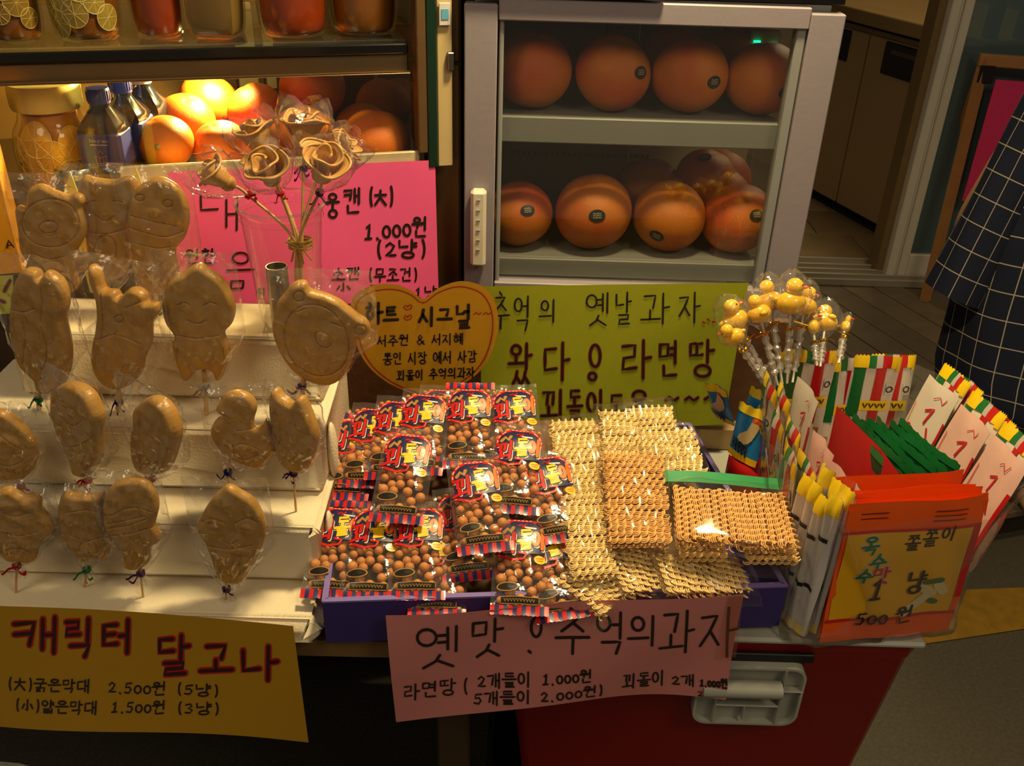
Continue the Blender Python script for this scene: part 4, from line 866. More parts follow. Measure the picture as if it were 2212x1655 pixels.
def rose(x, y, Y, rpx, tilt, label, tcol, seed):
    p = py(x, y, Y); r = rpx*((p-CAM)@FWD)/F; ax = nrm(tilt); u = nrm(np.cross([0.0, 1, 0.1], ax)); v = np.cross(ax, u)
    rt = empty('candy_rose', label=label, cat='candy rose', group='candy roses in the clear cup', mtx=frame(u, v, ax, p))
    rose_mesh(r, seed).build('petals', rose_m, rt, angle=60)
    inv = np.stack([u, v, ax]); low = A([cupb[0]+R.uniform(-.006, .006)+.006, .925+R.uniform(-.006, .006), cupb[2]+.006])
    neck = py(645, 532, .925); q = [inv@(low-p), inv@(neck+A([R.uniform(-.004, .004), R.uniform(-.004, .004), 0])-p), A([0, 0, -r*1.9]), A([0, 0, -r*1.0])]
    mb = MB(); mb.tube(catmull(q, 6, False), .0016, 7); mb.build('stick', stickm, rt)
    rs = np.random.RandomState(seed); ph = rs.rand(4)*6.28; mb = MB(); K = 34
    pr = [(.10, -2.25, .5), (.05, -1.95, 0), (.16, -1.75, .2), (.75, -1.0, .3), (1.18, -.2, .2), (1.28, .35, .35), (1.12, .75, .6), (.9, 1.05, .9)]
    V = []
    for k, (a_, z_, n_) in enumerate(pr):
        for i in range(K):
            a = 2*math.pi*i/K; rad = r*a_*(1+.05*math.sin(7*a+ph[0]+k)+.04*math.sin(13*a+ph[1]-k*2)); zz = r*z_
            if k >= 5: rad *= 1+(k-4)*.10*math.cos(4*a+ph[2]); zz += r*(k-4)*.07*math.cos(4*a+ph[2]); 
            if k == 7: zz += r*.05*math.sin(9*a)
            V.append((rad*math.cos(a), rad*math.sin(a)*(1 if k < 6 else (.75 if k == 6 else .4)), zz))
    mb.add(V, [(k*K+i, k*K+(i+1) % K, (k+1)*K+(i+1) % K, (k+1)*K+i) for k in range(len(pr)-1) for i in range(K)])
    mb.build('cellophane_wrapper', cello, rt, angle=20)
    tie_parts(rt, (0, 0, -1.95*r), tcol, seed, .9); return rt
rose(461, 377, .90, 44, (-.75, -.25, .6), 'leftmost candy rose, seen from its side', 'red', 1)
rose(549, 290, .955, 46, (-.35, .05, .9), 'candy rose at the upper left of the bouquet', 'green', 2)
rose(656, 268, .965, 50, (.08, .02, .95), 'highest candy rose in the middle of the bouquet', 'purple', 3)
rose(573, 362, .885, 50, (-.10, -.62, .75), 'candy rose at the lower middle facing the viewer', 'red', 4)
rose(700, 350, .895, 54, (.25, -.50, .8), 'largest open candy rose at the lower right', 'purple', 5)
rose(745, 320, .955, 40, (.75, -.05, .65), 'candy rose at the far right, half hidden behind the largest', 'red', 6)
nk = py(645, 532, .917); bo = empty('straw_bow', tuple(nk), label='knotted straw bow around the rose sticks inside the cup', cat='bow')
st_ = mat('straw', S(166, 128, 40), .6); mb = MB()
for dz in (-.004, 0, .004): mb.tube([(.012*math.cos(a), .009+.010*math.sin(a), dz) for a in np.linspace(0, 6.28, 15)], .0016, 6, False)
mb.build('knot', st_, bo); mb = MB()
for d in ((.014, -.014), (.005, -.018), (-.012, .006), (.013, .008), (-.008, -.016)): mb.tube([(0, -.003, 0), (d[0]*.5, -.006, d[1]*.4+.003), (d[0], -.004, d[1])], .0011, 6)
mb.build('bow_tail', st_, bo)
# ================================================================== COOLER
red_pl = mat('cooler_red', S(134, 8, 10), .38, var=.08, scale=6, bump=.1, bscale=200)
grey_pl = mat('cooler_grey', S(166, 168, 156), .42, var=.05, scale=15)
cl_ = empty('cooler', (.228, .72, .40), label='red plastic cooler with grey lid and latch under the purple tray', cat='cooler'); co_ = A([.228, .72, .40])
mb = MB(); y0, y1 = .737, 1.11
V = []
for z, k in ((.36, .045), (.60, .028), (.838, .004), (.843, .0), (.8595, 0)):
    x0, x1, ya, yb = .0+k, .455-k, y0+k*.35, y1-k; c_ = .012
    V += [(x0+c_, ya, z), (x1-c_, ya, z), (x1, ya+c_, z), (x1, yb-c_, z), (x1-c_, yb, z), (x0+c_, yb, z), (x0, yb-c_, z), (x0, ya+c_, z)]
mb.add(A(V)-co_, [(k*8+i, k*8+(i+1) % 8, (k+1)*8+(i+1) % 8, (k+1)*8+i) for k in range(4) for i in range(8)]+[tuple(range(8))[::-1], tuple(range(32, 40))])
mb.build('body', red_pl, cl_, angle=50)
mb = MB(); mb.box(A([.2275, .922, .8638])-co_, (.459, .382, .0085), bevel=.003); mb.build('lid', grey_pl, cl_, smooth=False)
mb = MB(); mb.box(A([.24, .7345, .8395])-co_, (.20, .006, .012), bevel=.001); mb.build('latch_slot', mat('black_slot', S(16, 12, 10), .5), cl_, smooth=False)
# latch tray: rounded plate with ribs
def rrect(w_, h_, r, n=6):
    out = []
    for cx, cy, a0 in ((w_/2-r, h_/2-r, 0), (-w_/2+r, h_/2-r, 90), (-w_/2+r, -h_/2+r, 180), (w_/2-r, -h_/2+r, 270)):
        out += [(cx+r*math.cos(math.radians(a0+90*i/n)), cy+r*math.sin(math.radians(a0+90*i/n))) for i in range(n+1)]
    return out
pa, pb = py(1502, 1500, .724), py(1737, 1485, .724); lc = A([(pa[0]+pb[0])/2, .724, (py(1600, 1437, .724)[2]+py(1600, 1560, .724)[2])/2-.002]); lw, lh = pb[0]-pa[0], py(1600, 1437, .724)[2]-py(1600, 1560, .724)[2]
mb = MB(); o1 = rrect(lw, lh, .017); o2 = rrect(lw-.006, lh-.006, .0145); n = len(o1)
V = [(x, .012, z) for x, z in o1]+[(x, -.002, z) for x, z in o1]+[(x, -.002, z) for x, z in o2]+[(x, .006, z) for x, z in o2]
mb.add(A(V)+lc-co_, [(k*n+i, k*n+(i+1) % n, (k+1)*n+(i+1) % n, (k+1)*n+i) for k in range(3) for i in range(n)]+[tuple(range(3*n, 4*n))])
lt = mb.build('latch', grey_pl, cl_, smooth=False)
def rib(x, z, dx, dz, dy=.009, yo=.0015, name='rib', m=grey_pl, bv=.001):
    mb = MB(); mb.box(lc-co_+A([x, yo, z]), (dx, dy, dz), bevel=bv); mb.build(name, m, lt, smooth=False)
rib(lw*.30, 0, .0022, lh-.004); rib(-lw*.30, -.012, .0022, lh-.030); rib(0, -.014, lw*.6, .0025); rib(-lw*.02, -.026, .0022, .022); rib(lw*.40, .010, lw*.2, .0022)
mb = MB(); mb.tube([lc-co_+A([x, -.006, .017]) for x in np.linspace(-lw*.46, lw*.27, 8)], .0105, 12, squash=.9); mb.build('grip_roll', grey_pl, lt)
rib(0, .0, lw*.58, .010, .004, .004, 'step', bv=.001)
# ================================================================== PURPLE TRAY
purple = mat('purple_card', S(56, 44, 112), .4, var=.08, scale=20, bump=.1); purple_l = mat('purple_card_edge', S(126, 110, 176), .4)
c4 = [A([-.186, .700, 0]), A([.298, .745, 0]), A([.243, 1.062, 0]), A([-.215, 1.03, 0])]
zb0, zb1 = .8765, .931
tr = empty('purple_tray', tuple((c4[0]+c4[2])/2+A([0, 0, zb0-.0015])), label='shallow purple cardboard tray full of snack bags and noodle packs', cat='tray'); to = (c4[0]+c4[2])/2+A([0, 0, zb0-.0015])
def prism(mb, pts, z0, z1, off_=0):
    n = len(pts); mb.add([(p[0]-to[0], p[1]-to[1], z0-to[2]) for p in pts]+[(p[0]-to[0], p[1]-to[1], z1-to[2]) for p in pts], [tuple(range(n))[::-1], tuple(range(n, 2*n))]+[(k, (k+1) % n, n+(k+1) % n, n+k) for k in range(n)])
mb = MB(); prism(mb, c4, zb0-.0015, zb0); mb.build('bottom', purple, tr, smooth=False)
cen = sum(c4)/4
for i in range(4):
    a, b = c4[i], c4[(i+1) % 4]; d = nrm(b-a); nn = A([-d[1], d[0], 0])
    mb = MB(); prism(mb, [a, b, b+nn*.005-d*.005, a+nn*.005+d*.005], zb0, zb1); wl = mb.build('side', purple, tr, smooth=False)
    mb = MB(); prism(mb, [a-nn*.0006, b-nn*.0006, b+nn*.0056-d*.005, a+nn*.0056+d*.005], zb1, zb1+.0022); mb.build('folded_edge', purple_l, wl, smooth=False)
def zp(Y): return .917+.30*(Y-.72)
mb = MB(); ins = [c+(cen-c)*.16 for c in c4]; V = [(p[0], p[1], zb0+.0005) for p in ins]+[(p[0], p[1], max(zb0+.006, min(.955, zp(p[1])-.034))) for p in ins]
mb.add(V, [(3, 2, 1, 0), (4, 5, 6, 7), (0, 1, 5, 4), (1, 2, 6, 5), (2, 3, 7, 6), (3, 0, 4, 7)])
tag(mb.build('cardboard_riser', mat('brown_card', S(104, 74, 42), .8, var=.2, scale=20), smooth=False), 'sloped brown cardboard inside the tray under the snack bags', 'cardboard')
# ================================================================== SNACK BAGS
BW, BL, BT = .060, .124, .0085
def pil(x, y):
    u = min(1, abs(2*x/BW)); e = BL/2-.009; v = min(1, abs(y)/e); 
    if v >= 1: return .0004+.0006*math.sin(x*300)
    return .0006+BT*(1-u**2.6)**.7*(1-v**5)**.7+.0005*math.sin(x*210+y*90)*(1-u)+.0005*math.sin(y*260)*(1-u)
def bsurf(x, y):
    e = .0008; h_ = pil(x, y); n = nrm([-(pil(x+e, y)-pil(x-e, y))/(2*e), -(pil(x, y+e)-pil(x, y-e))/(2*e), 1]); return A([x, y, h_]), n
bagfilm = film('snack_film', (1, 1, 1), haze=.02, hazecol=(.85, .8, .75), rough=.1, base=.03, edge=.55, bump=.4, bscale=45, exponent=2.5)
def pm(name, c, rough=.38): return mat(name, c, rough, var=.06, scale=60, coat=.15)
navy = pm('print_navy', S(28, 28, 72)); pred = pm('print_red', S(196, 22, 22)); pyel = pm('print_yellow', S(240, 190, 6)); poran = pm('print_orange', S(232, 110, 26)); pwhite = pm('print_white', S(222, 214, 204)); pblack = pm('print_black', S(22, 16, 14)); pgold = pm('print_gold', S(166, 128, 60)); pblue = pm('print_blue', S(34, 36, 92))
def decal(fn, nu, nv, m, name, parent, lift):
    mb = MB(); 
    def g(u, v): x, y = fn(u, v); p, n = bsurf(x, y); return p+n*lift
    mb.grid(g, nu, nv); return mb.build(name, m, parent, angle=180)
def strokes_on(sts, wd, m, name, parent, lift):
    mb = MB()
    for s_ in sts: ribbon(mb, s_, wd, bsurf, lift)
    o = mb.build(name, m, parent, smooth=False)
    if len(sts) > 1: o['kind'] = 'stuff'
    return o
def snack_bag(top=True):
    rt = empty('snack_bag')
    mb = MB(); mb.grid(lambda u, v: A([(u-.5)*BW, (v-.5)*BL, pil((u-.5)*BW, (v-.5)*BL)]), 20, 34)
    mb.grid(lambda u, v: A([(.5-u)*BW, (v-.5)*BL, -.55*pil((u-.5)*BW, (v-.5)*BL)]), 14, 24); mb.build('clear_film', bagfilm, rt, angle=180)
    # candy balls
    rs = np.random.RandomState(3); mb = MB(); pts = []
    for _ in range(900):
        x, y = rs.uniform(-.5, .5)*(BW-.014), rs.uniform(-BL*.42, BL*.40); h_ = pil(x, y); r = rs.uniform(.0046, .0062)
        if h_ < r*.9: r = max(.003, h_*.9)
        z = rs.uniform(-.2, 1)*(h_-r*.95) if h_ > r else 0; p = A([x, y, z])
        if all(np.linalg.norm(p-q[0]) > (r+q[1])*.88 for q in pts): pts.append((p, r))
        if len(pts) > 62: break
    for p, r in pts: mb.sphere(p, r, 10, 7)
    b = mb.build('snack_balls', mat('ball_brown', S(196, 128, 62), .5, var=.25, scale=160, bump=.4, bscale=500), rt, angle=180); b['kind'] = 'stuff'
    # seals, striped
    for sy, nm in ((1, 'top_seal'), (-1, 'bottom_seal'))[0 if top else 1:]:
        so = None
        for k in range(13):
            x0, x1 = -BW/2+BW*k/13, -BW/2+BW*(k+1)/13
            def g(u, v): return (x0+(x1-x0)*u, sy*(BL/2-.0105*(1-v))+sy*.0008*(1 if v == 1 and int(u*2) % 2 else 0))
            o = decal(g, 2, 2, pred if k % 2 == 0 else pblue, nm if k == 0 else 'stripe', rt if so is None else so, .0006); so = so or o
    # navy arch panel
    y0, y1, hw = .004, .047, BW*.41
    def arch(u, v):
        y = y0+(y1-y0)*v; k = max(0, (v-.62)/.38); w_ = hw*math.sqrt(max(.02, 1-k*k*.85)); sl = .004*(u-.5)*(1-v); return ((u-.5)*2*w_, y+sl)
    pn_ = decal(arch, 14, 12, navy, 'printed_panel', rt, .0005)
    edge_pts = [arch(0, v) for v in np.linspace(.45, 1, 9)]+[arch(u, 1) for u in np.linspace(.1, .9, 8)]+[arch(1, v) for v in np.linspace(1, .45, 9)]
    strokes_on([edge_pts], .0032, pred, 'red_border', pn_, .0007)
    strokes_on([edge_pts[i:i+2] for i in range(0, len(edge_pts)-1, 2)], .0009, pwhite, 'white_dashes', pn_, .0009)
    strokes_on([[(-hw*1.0, .003), (-hw*.4, -.003), (hw*.1, -.001), (.2*hw, .004), (-.1*hw, .006)]], .0028, pred, 'red_swirl', pn_, .0007)
    gl_ = [('꾀', -.0255, .0070, -.0050, .0300, pred), ('돌', -.0045, .0085, .0110, .0335, pyel), ('이', .0110, .0085, .0245, .0310, poran)]
    allst = []
    for ch, xa, ya, xb, yb, m in gl_:
        st_ = [[(x, ya+yb-y) for x, y in q] for q in glyph(ch, xa, ya, xb, yb)]; st_ = [[(x, y+(x)*.16) for x, y in q] for q in st_]; allst.append((st_, m))
    strokes_on([[(x+.0010, y-.0014) for x, y in q] for s_, m in allst for q in s_], .0046, pwhite, 'letter_shadow', pn_, .0007); strokes_on([q for s_, m in allst for q in s_], .0050, pblack, 'letter_outline', pn_, .0010)
    for s_, m in allst: strokes_on(s_, .0036, m, 'lettering', pn_, .0014)
    def dec(cx, cy, rx, ry, m, nm, par, lift, rot=0):
        mb = MB(); pr = []
        for k in range(20):
            a = 2*math.pi*k/20; x = cx+rx*math.cos(a)*math.cos(rot)-ry*math.sin(a)*math.sin(rot); y = cy+rx*math.cos(a)*math.sin(rot)+ry*math.sin(a)*math.cos(rot); p, n = bsurf(x, y); pr.append(p+n*lift)
        p, n = bsurf(cx, cy); mb.add([p+n*lift]+pr, [(0, 1+k, 1+(k+1) % 20) for k in range(20)]); return mb.build(nm, m, par, smooth=False)
    cn = dec(.019, -.0015, .0058, .0050, pyel, 'yellow_seal', rt, .0009); strokes_on([[(.0155, -.0005), (.0225, .0005)], [(.016, -.003), (.022, -.0025)]], .0008, poran, 'seal_print', cn, .0012)
    # small emblem above the letters and jagged gold badge
    strokes_on([[(-.004, .039), (-.001, .041), (.002, .0385)], [(.0, .037), (.004, .042)]], .0016, pred, 'emblem', pn_, .0009)
    strokes_on([[(.003, .0375), (.014, .0365)]], .0022, pwhite, 'emblem_text', pn_, .0009)
    strokes_on([[(-.020, .030), (-.016, .035), (-.012, .031), (-.010, .036)]], .0042, pgold, 'gold_badge', pn_, .0009)
    ov = dec(-.013, -.034, .0112, .0052, pgold, 'oval_window', rt, .0007); dec(-.013, -.034, .0098, .0040, pblack, 'oval_center', ov, .0010)
    lb = decal(lambda u, v: ((u-.5)*.040, -.0475+(v-.5)*.0062), 8, 2, pblack, 'black_band', rt, .0009)
    strokes_on([[(-.0195, -.0445), (.0195, -.0445), (.0195, -.0505), (-.0195, -.0505), (-.0195, -.0445)]], .0007, pgold, 'gold_line', lb, .0012)
    strokes_on([[(-.016+i*.0032, -.0462), (-.0148+i*.0032, -.0488), (-.0138+i*.0032, -.0465)] for i in range(10)], .0006, pgold, 'gold_print', lb, .0012)
    return rt
proto_bag = snack_bag(); proto_open = snack_bag(False)
SB = [ # px centre, px direction of the bag's top, lift, extra pitch(deg), label
 (950, 1228, 6, 100, .002, -4, 'snack bag lowest at the front with only its striped seal showing'),
 (952, 912, 8, 100, .002, 0, 'snack bag at the back squeezed between the upper left and upper middle bags'),
 (1056, 922, 8, 100, .002, 0, 'snack bag at the back mostly covered between the two top right bags'),
 (757, 985, 22, 100, .002, 4, 'snack bag at the far left edge in the middle of the pile'),
 (801, 960, 18, 100, .010, 4, 'second snack bag from the left in the back row'),
 (855, 944, 16, 100, .018, 4, 'third snack bag from the left in the back row'),
 (912, 930, 16, 100, .026, 5, 'snack bag at the top left of the pile under the heart sign'),
 (1014, 918, 3, 100, .024, 6, 'upright snack bag at the top middle before the lime sign'),
 (1114, 918, -10, 100, .020, 4, 'snack bag at the top right, leaning left'),
 (729, 1184, 18, 100, .004, 0, 'snack bag at the front left corner beside the foam steps'),
 (808, 1188, 14, 100, .012, 0, 'second snack bag from the left in the front row'),
 (905, 1186, 6, 100, .018, 0, 'third snack bag from the left in the front row'),
 (1003, 1150, -14, 100, .010, 0, 'snack bag in the middle, mostly under the large tilted centre bag'),
 (1195, 1228, -24, 100, .010, 0, 'snack bag at the front right corner touching the noodle packs'),
 (1126, 1214, 4, 100, .020, 2, 'snack bag at the front right with its seal hanging over the tray edge'),
 (1194, 1070, -24, 100, .028, 2, 'snack bag at the right edge of the pile leaning on the noodles'),
 (1117, 1010, 10, 100, .036, 3, 'snack bag right of centre lying under the lime sign\'s second line'),
 (874, 1024, 20, 100, .044, 6, 'topmost snack bag left of centre, tilted to the right'),
 (1034, 1085, -16, 100, .046, 5, 'topmost snack bag in the centre, tilted to the left'),
]
used = set()
def lay(x, y, dx, dy, lift, pitch=0.0, base=.30):
    n = nrm([0, -base, 1]); p0_ = A([0, .72, .917+lift]); d = ray(x, y); t = (n@(p0_-CAM))/(n@d); c = CAM+d*t
    d2 = ray(x+dx, y-dy); t2 = (n@(p0_-CAM))/(n@d2); u = nrm(CAM+d2*t2-c); r_ = np.cross(u, n)
    a = math.radians(pitch); u2 = u*math.cos(a)+n*math.sin(a); n2 = np.cross(r_, u2)
    return frame(r_, u2, n2, c)
for x, y, dx, dy, lift, pitch, lab in SB:
    sealed = 'top middle' in lab or 'top right of' in lab or 'far left edge' in lab or 'front left corner' in lab; pb = proto_bag if sealed else proto_open; o = dup(pb) if pb.name in used else pb; used.add(pb.name)
    o.matrix_world = lay(x, y, dx, dy, lift, pitch); tag(o, lab, 'snack bag', 'striped snack bags in the purple tray')
# ================================================================== NOODLE PACKS
def noodle_mesh(W, L, T, seed, rowdir=0, col=.0068):
    rs = np.random.RandomState(seed); mb = MB(); WW, LL = (W, L) if not rowdir else (L, W)
    rows = int(LL/col); wl = .0078
    for layer, z in enumerate((T*.84, T*.36)):
        for j in range(rows):
            y0 = -LL/2+col*(j+.5); ph = rs.uniform(0, 6.28); amp = rs.uniform(.0028, .0037)
            for k in range(3 if layer == 0 else 2):
                n = int(WW/wl*9); xs = np.linspace(-WW/2+rs.uniform(0, .003), WW/2-rs.uniform(0, .003), n); pts = []
                for x in xs:
                    a = 2*math.pi*x/wl+ph+.6*math.sin(x*60+seed); px_ = x+.0021*math.cos(a); py_ = y0+amp*math.sin(a)+(k-1)*.0019+.0009*math.sin(x*45+j); zz = z+.0016*math.cos(a+k*.5)+.0008*math.sin(j*1.9+x*70)-abs(2*x/WW)**6*.002
                    pts.append((px_, py_, zz) if not rowdir else (py_, px_, zz))
                mb.tube(pts, .00085, 5 if layer == 0 else 4, False)
    return mb
noodm = mat('noodle', S(232, 190, 112), .6, var=.14, scale=60, sss=0); noodm2 = mat('noodle_pale', S(236, 204, 134), .6, var=.12, scale=60)
noodm3 = mat('noodle_toasted', S(226, 172, 96), .6, var=.16, scale=50)
nfilm = film('noodle_film', (1, 1, .98), haze=.012, hazecol=(.85, .8, .7), rough=.12, base=.012, edge=.5, bump=.10, bscale=12, exponent=2.5)
NM = {}
def noodle_block(W, L, T, seed, m, parent, rowdir=0, loc=(0, 0, 0), name='noodle_block'):
    key = (W, L, T, seed, rowdir)
    if key not in NM: o = noodle_mesh(W, L, T, seed, rowdir).build(name, m, parent, angle=180); NM[key] = o.data
    else: o = bpy.data.objects.new(name, NM[key]); COL.objects.link(o); o.parent = parent
    o.location = loc; o['kind'] = 'stuff'; return o
def pouch(W, L, T, seed, parent, m=nfilm, name='clear_bag'):
    rs = np.random.RandomState(seed); a = rs.rand(6)*6.28
    def hh(u, v, s_):
        e = (1-abs(2*u-1)**5)**.5*(1-abs(2*v-1)**6)**.5; return s_*(.0004+T*e)+.0012*e*math.sin(17*u+a[0]+5*v)+.0012*e*math.sin(13*v+a[1]-7*u)+(.002*math.sin(6*u+a[2])*(abs(2*v-1)**8))
    mb = MB(); mb.grid(lambda u, v: A([(u-.5)*W, (v-.5)*L+.0015*math.sin(7*u+a[3]), hh(u, v, 1)]), 24, 30); mb.grid(lambda u, v: A([(.5-u)*W, (v-.5)*L, hh(1-u, v, -.25)-.001]), 20, 20)
    return mb.build(name, m, parent, angle=180)
NP = [ # x, y, dx, dy, lift, pitch, W, L, seed, mat, label
 (1286, 1272, 60, 60, .000, -6, .062, .060, 5, noodm2, 'noodle pack lying low at the front left beside the snack bags'),
 (1385, 1244, 90, 25, .000, -10, .058, .070, 6, noodm2, 'noodle pack in the front row behind the pink sign\'s middle'),
 (1515, 1256, 90, 10, .000, -12, .048, .100, 7, noodm2, 'pale noodle pack in the front row under the zip bag'),
 (1462, 990, -30, 100, .008, 0, .050, .070, 8, noodm2, 'small pale noodle pack at the right back against the purple tray side'),
 (1410, 944, -22, 100, .014, 6, .054, .080, 1, noodm2, 'tall noodle pack standing highest at the right of the lime sign'),
 (1334, 962, -8, 100, .026, 8, .044, .085, 2, noodm2, 'noodle pack at the top middle of the noodle pile'),
 (1250, 1004, -22, 100, .012, 4, .058, .110, 3, noodm2, 'long noodle pack at the upper left of the noodle pile'),
 (1268, 1165, -12, 100, .018, 0, .050, .105, 4, noodm2, 'noodle pack at the lower left of the noodle pile'),
 (1370, 1085, -8, 100, .036, 3, .068, .118, 9, noodm3, 'toasted noodle pack on top in the middle of the noodle pile'),
]
for x, y, dx, dy, lift, pitch, W, L, sd, m, lab in NP:
    rt = empty('noodle_pack', label=lab, cat='noodle pack', group='clear packs of dry noodles', mtx=lay(x, y, dx, dy, lift, pitch))
    noodle_block(W, L, .019, sd, m, rt); pouch(W+.014, L+.026, .0235, sd, rt)
# zip bag with the big block on top
mz = lay(1578, 1152, -12, 100, .018, -10); zb = empty('zip_bag', label='zip bag with a green closure and a wide noodle block at the right', cat='zip bag', mtx=mz)
noodle_block(.128, .080, .020, 21, noodm3, zb, 1, (0, -.008, .018)); noodle_block(.050, .07, .014, 22, noodm, zb, 0, (-.036, -.012, 0)); noodle_block(.056, .07, .014, 23, noodm, zb, 0, (.036, -.010, 0))
pouch(.150, .118, .041, 24, zb, name='clear_bag')
mb = MB()
for s_ in (0, 1): mb.grid(lambda u, v: A([(u-.5)*.142, .052+.012*v, .022+.002*math.sin(5*u)+s_*.0008+.006*v]), 16, 1)
mb.build('green_zip', mat('zip_green', S(40, 150, 84), .35), zb, angle=180)
# ================================================================== SIGNS
ink = mat('ink_black', S(34, 24, 14), .5); inkr = mat('ink_red', S(150, 40, 22), .5); inkr2 = mat('ink_crimson', S(176, 24, 30), .5); inko = mat('ink_orange', S(176, 62, 10), .5)
lime = mat('paper_lime', S(158, 164, 16), .75, var=.10, scale=120); gold_p = mat('paper_gold', S(210, 158, 16), .75, var=.04, scale=40); hot = mat('paper_hot_pink', S(244, 92, 150), .75, var=.04, scale=40)
yel_p = mat('paper_yellow', S(178, 134, 12), .75, var=.04, scale=40); rose_p = mat('paper_rose', S(200, 126, 120), .7, var=.05, scale=30)
def gl(*items):
    out = []
    for ch, x0, y0, x1, y1 in items: out += glyph(ch, x0, y0, x1, y1)
    return out
# lime sign
sh = Sheet([(1038, 619), (1617, 611), (1563, 914), (1040, 934)], [1.094, 1.094, 1.088, 1.088], lambda u, v: .004*math.sin(3.1*u)*v+.003*v*v)
lm = sh.build('lime_sign', lime, 'lime green paper sign with black and red Korean lettering behind the noodles', 'sign')
sh.write(lm, gl(('추', 1063, 632, 1101, 704), ('억', 1110, 638, 1148, 708), ('의', 1166, 645, 1204, 690), ('옛', 1265, 631, 1318, 698), ('날', 1330, 630, 1366, 696), ('과', 1386, 632, 1448, 693), ('자', 1466, 630, 1515, 691)), 4.0, ink)
big = gl(('왔', 1100, 735, 1150, 822), ('다', 1174, 733, 1233, 812), ('라', 1342, 728, 1410, 808), ('면', 1424, 730, 1468, 807), ('땅', 1490, 728, 1545, 807), ('꾀', 1170, 834, 1222, 900), ('돌', 1227, 832, 1259, 900), ('이', 1268, 834, 1308, 893), ('도', 1314, 842, 1351, 886), ('요', 1358, 834, 1405, 878))
big += [ell(1287, 760, 11, 23, 18), ell(1281, 804, 8, 8, 12)]+[[(x, 856), (x+8, 850), (x+18, 858), (x+27, 852)] for x in (1438, 1481, 1523)]+[[(1558, 842), (1563, 838)]]
sh.write(lm, big, 8.0, inkr, 'red_outline', .0005); sh.write(lm, big, 4.6, ink, 'lettering', .0009)
sh.write(lm, [[(1519, 690), (1523, 692)], [(1529, 684), (1533, 687)], [(1540, 690), (1544, 690)]], 4, inkr2, 'red_dots')
# hot pink sign on the lit case
sh = Sheet([(362, 372), (940, 346), (948, 652), (372, 665)], [1.196]*4, lambda u, v: .003*math.sin(6*u)*math.sin(3*v), yaw=CY_, X0=CX0)
hp = sh.build('hot_pink_sign', hot, 'hot pink paper price sign with black Korean lettering taped to the case', 'sign')
sh.write(hp, gl(('ㄴ', 424, 418, 466, 454), ('ㅐ', 474, 424, 512, 490), ('원', 398, 533, 426, 565), ('한', 431, 531, 460, 564)), 4.5, ink, 'lettering')
sh.write(hp, gl(('으', 482, 536, 540, 590), ('ㅁ', 488, 600, 520, 622)), 4.5, ink)
sh.write(hp, gl(('웅', 694, 414, 722, 466), ('캔', 732, 404, 771, 458), ('(', 788, 402, 800, 441), ('大', 800, 407, 830, 440), (')', 834, 400, 846, 441))+line('1.000원', 778, 496, 925, 484, 44)+line('(2냥)', 802, 535, 925, 532, 40), 5.6, ink)
sh.write(hp, gl(('소', 705, 575, 735, 604), ('캔', 738, 574, 768, 602), ('小', 714, 608, 748, 628))+line('(무조건)', 786, 591, 902, 590, 30)+gl(('무', 786, 613, 812, 640), ('1', 892, 618, 908, 645), ('냥', 914, 616, 944, 648))+line('원 한', 545, 632, 590, 634, 26), 4.0, ink)
# heart sign
hc = (915, 738)
def heart_xy(t, k=1.0):
    P_ = catmull([(914, 646), (945, 624), (985, 609), (1018, 610), (1050, 624), (1070, 655), (1076, 700), (1066, 752), (1040, 798), (1000, 830), (955, 852), (925, 858), (885, 848), (840, 828), (802, 798), (777, 762), (764, 718), (757, 672), (764, 640), (790, 622), (825, 614), (858, 616), (888, 628)], 4)
    return [(hc[0]+(x-hc[0])*k, hc[1]+(y-hc[1])*k) for x, y in P_]
HY = 1.064
hs_o = heart_xy(0); hq = [py(x, y, HY) for x, y in hs_o]; mb = MB(); n = len(hq); ctr = py(912, 735, HY)
rings = []
for k in (.001, .35, .7, 1.0): rings.append([ctr+(p-ctr)*k for p in hq])
for sd_ in (0, 1):
    V = [p+A([0, .0006*sd_, 0]) for r_ in rings for p in r_]; mb.add(V, [(k*n+i, k*n+(i+1) % n, (k+1)*n+(i+1) % n, (k+1)*n+i) for k in range(3) for i in range(n)])
ho = mb.build('heart_sign', gold_p, angle=180); tag(ho, 'golden heart shaped paper sign with a thin red border line', 'sign')
def hsurf(x, y):
    return py(x, y, HY), A([0, -1.0, 0])
def hw_(sts, wd, m, name='lettering', lift=.0012):
    mb = MB()
    for s_ in sts: ribbon(mb, s_, wd, hsurf, lift)
    mb.build(name, m, ho, smooth=False)
bd = heart_xy(0, .93); hw_([[(x, y+2) for x, y in bd]+[bd[0]]], 2.4, inkr2, 'red_border')
hw_(gl(('하', 790, 654, 828, 698), ('트', 829, 661, 860, 700), ('시', 904, 664, 941, 703), ('그', 945, 666, 976, 696), ('널', 985, 658, 1018, 709)), 6.8, ink)
def hrt(x, y, s_): return [(x, y-s_*.2), (x-s_*.5, y-s_*.6), (x-s_, y-s_*.1), (x-s_*.3, y+s_*.6), (x+s_*.7, y+s_*.3), (x+s_, y-s_*.5), (x+s_*.5, y-s_*.7), (x, y-s_*.2)]
hw_([hrt(881, 664, 9), hrt(881, 686, 9)]+[[(x, 679), (x+6, 674), (x+11, 679), (x+16, 675)] for x in (1023, 1044)], 2.2, inkr2, 'red_doodles')
hw_(line('서주원 & 서지혜', 815, 736, 1003, 731, 24)+line('통인 시장 에서 사감', 828, 775, 1032, 769, 26)+line('꾀돌이 추억의과자', 857, 811, 1028, 803, 22), 3.1, ink)
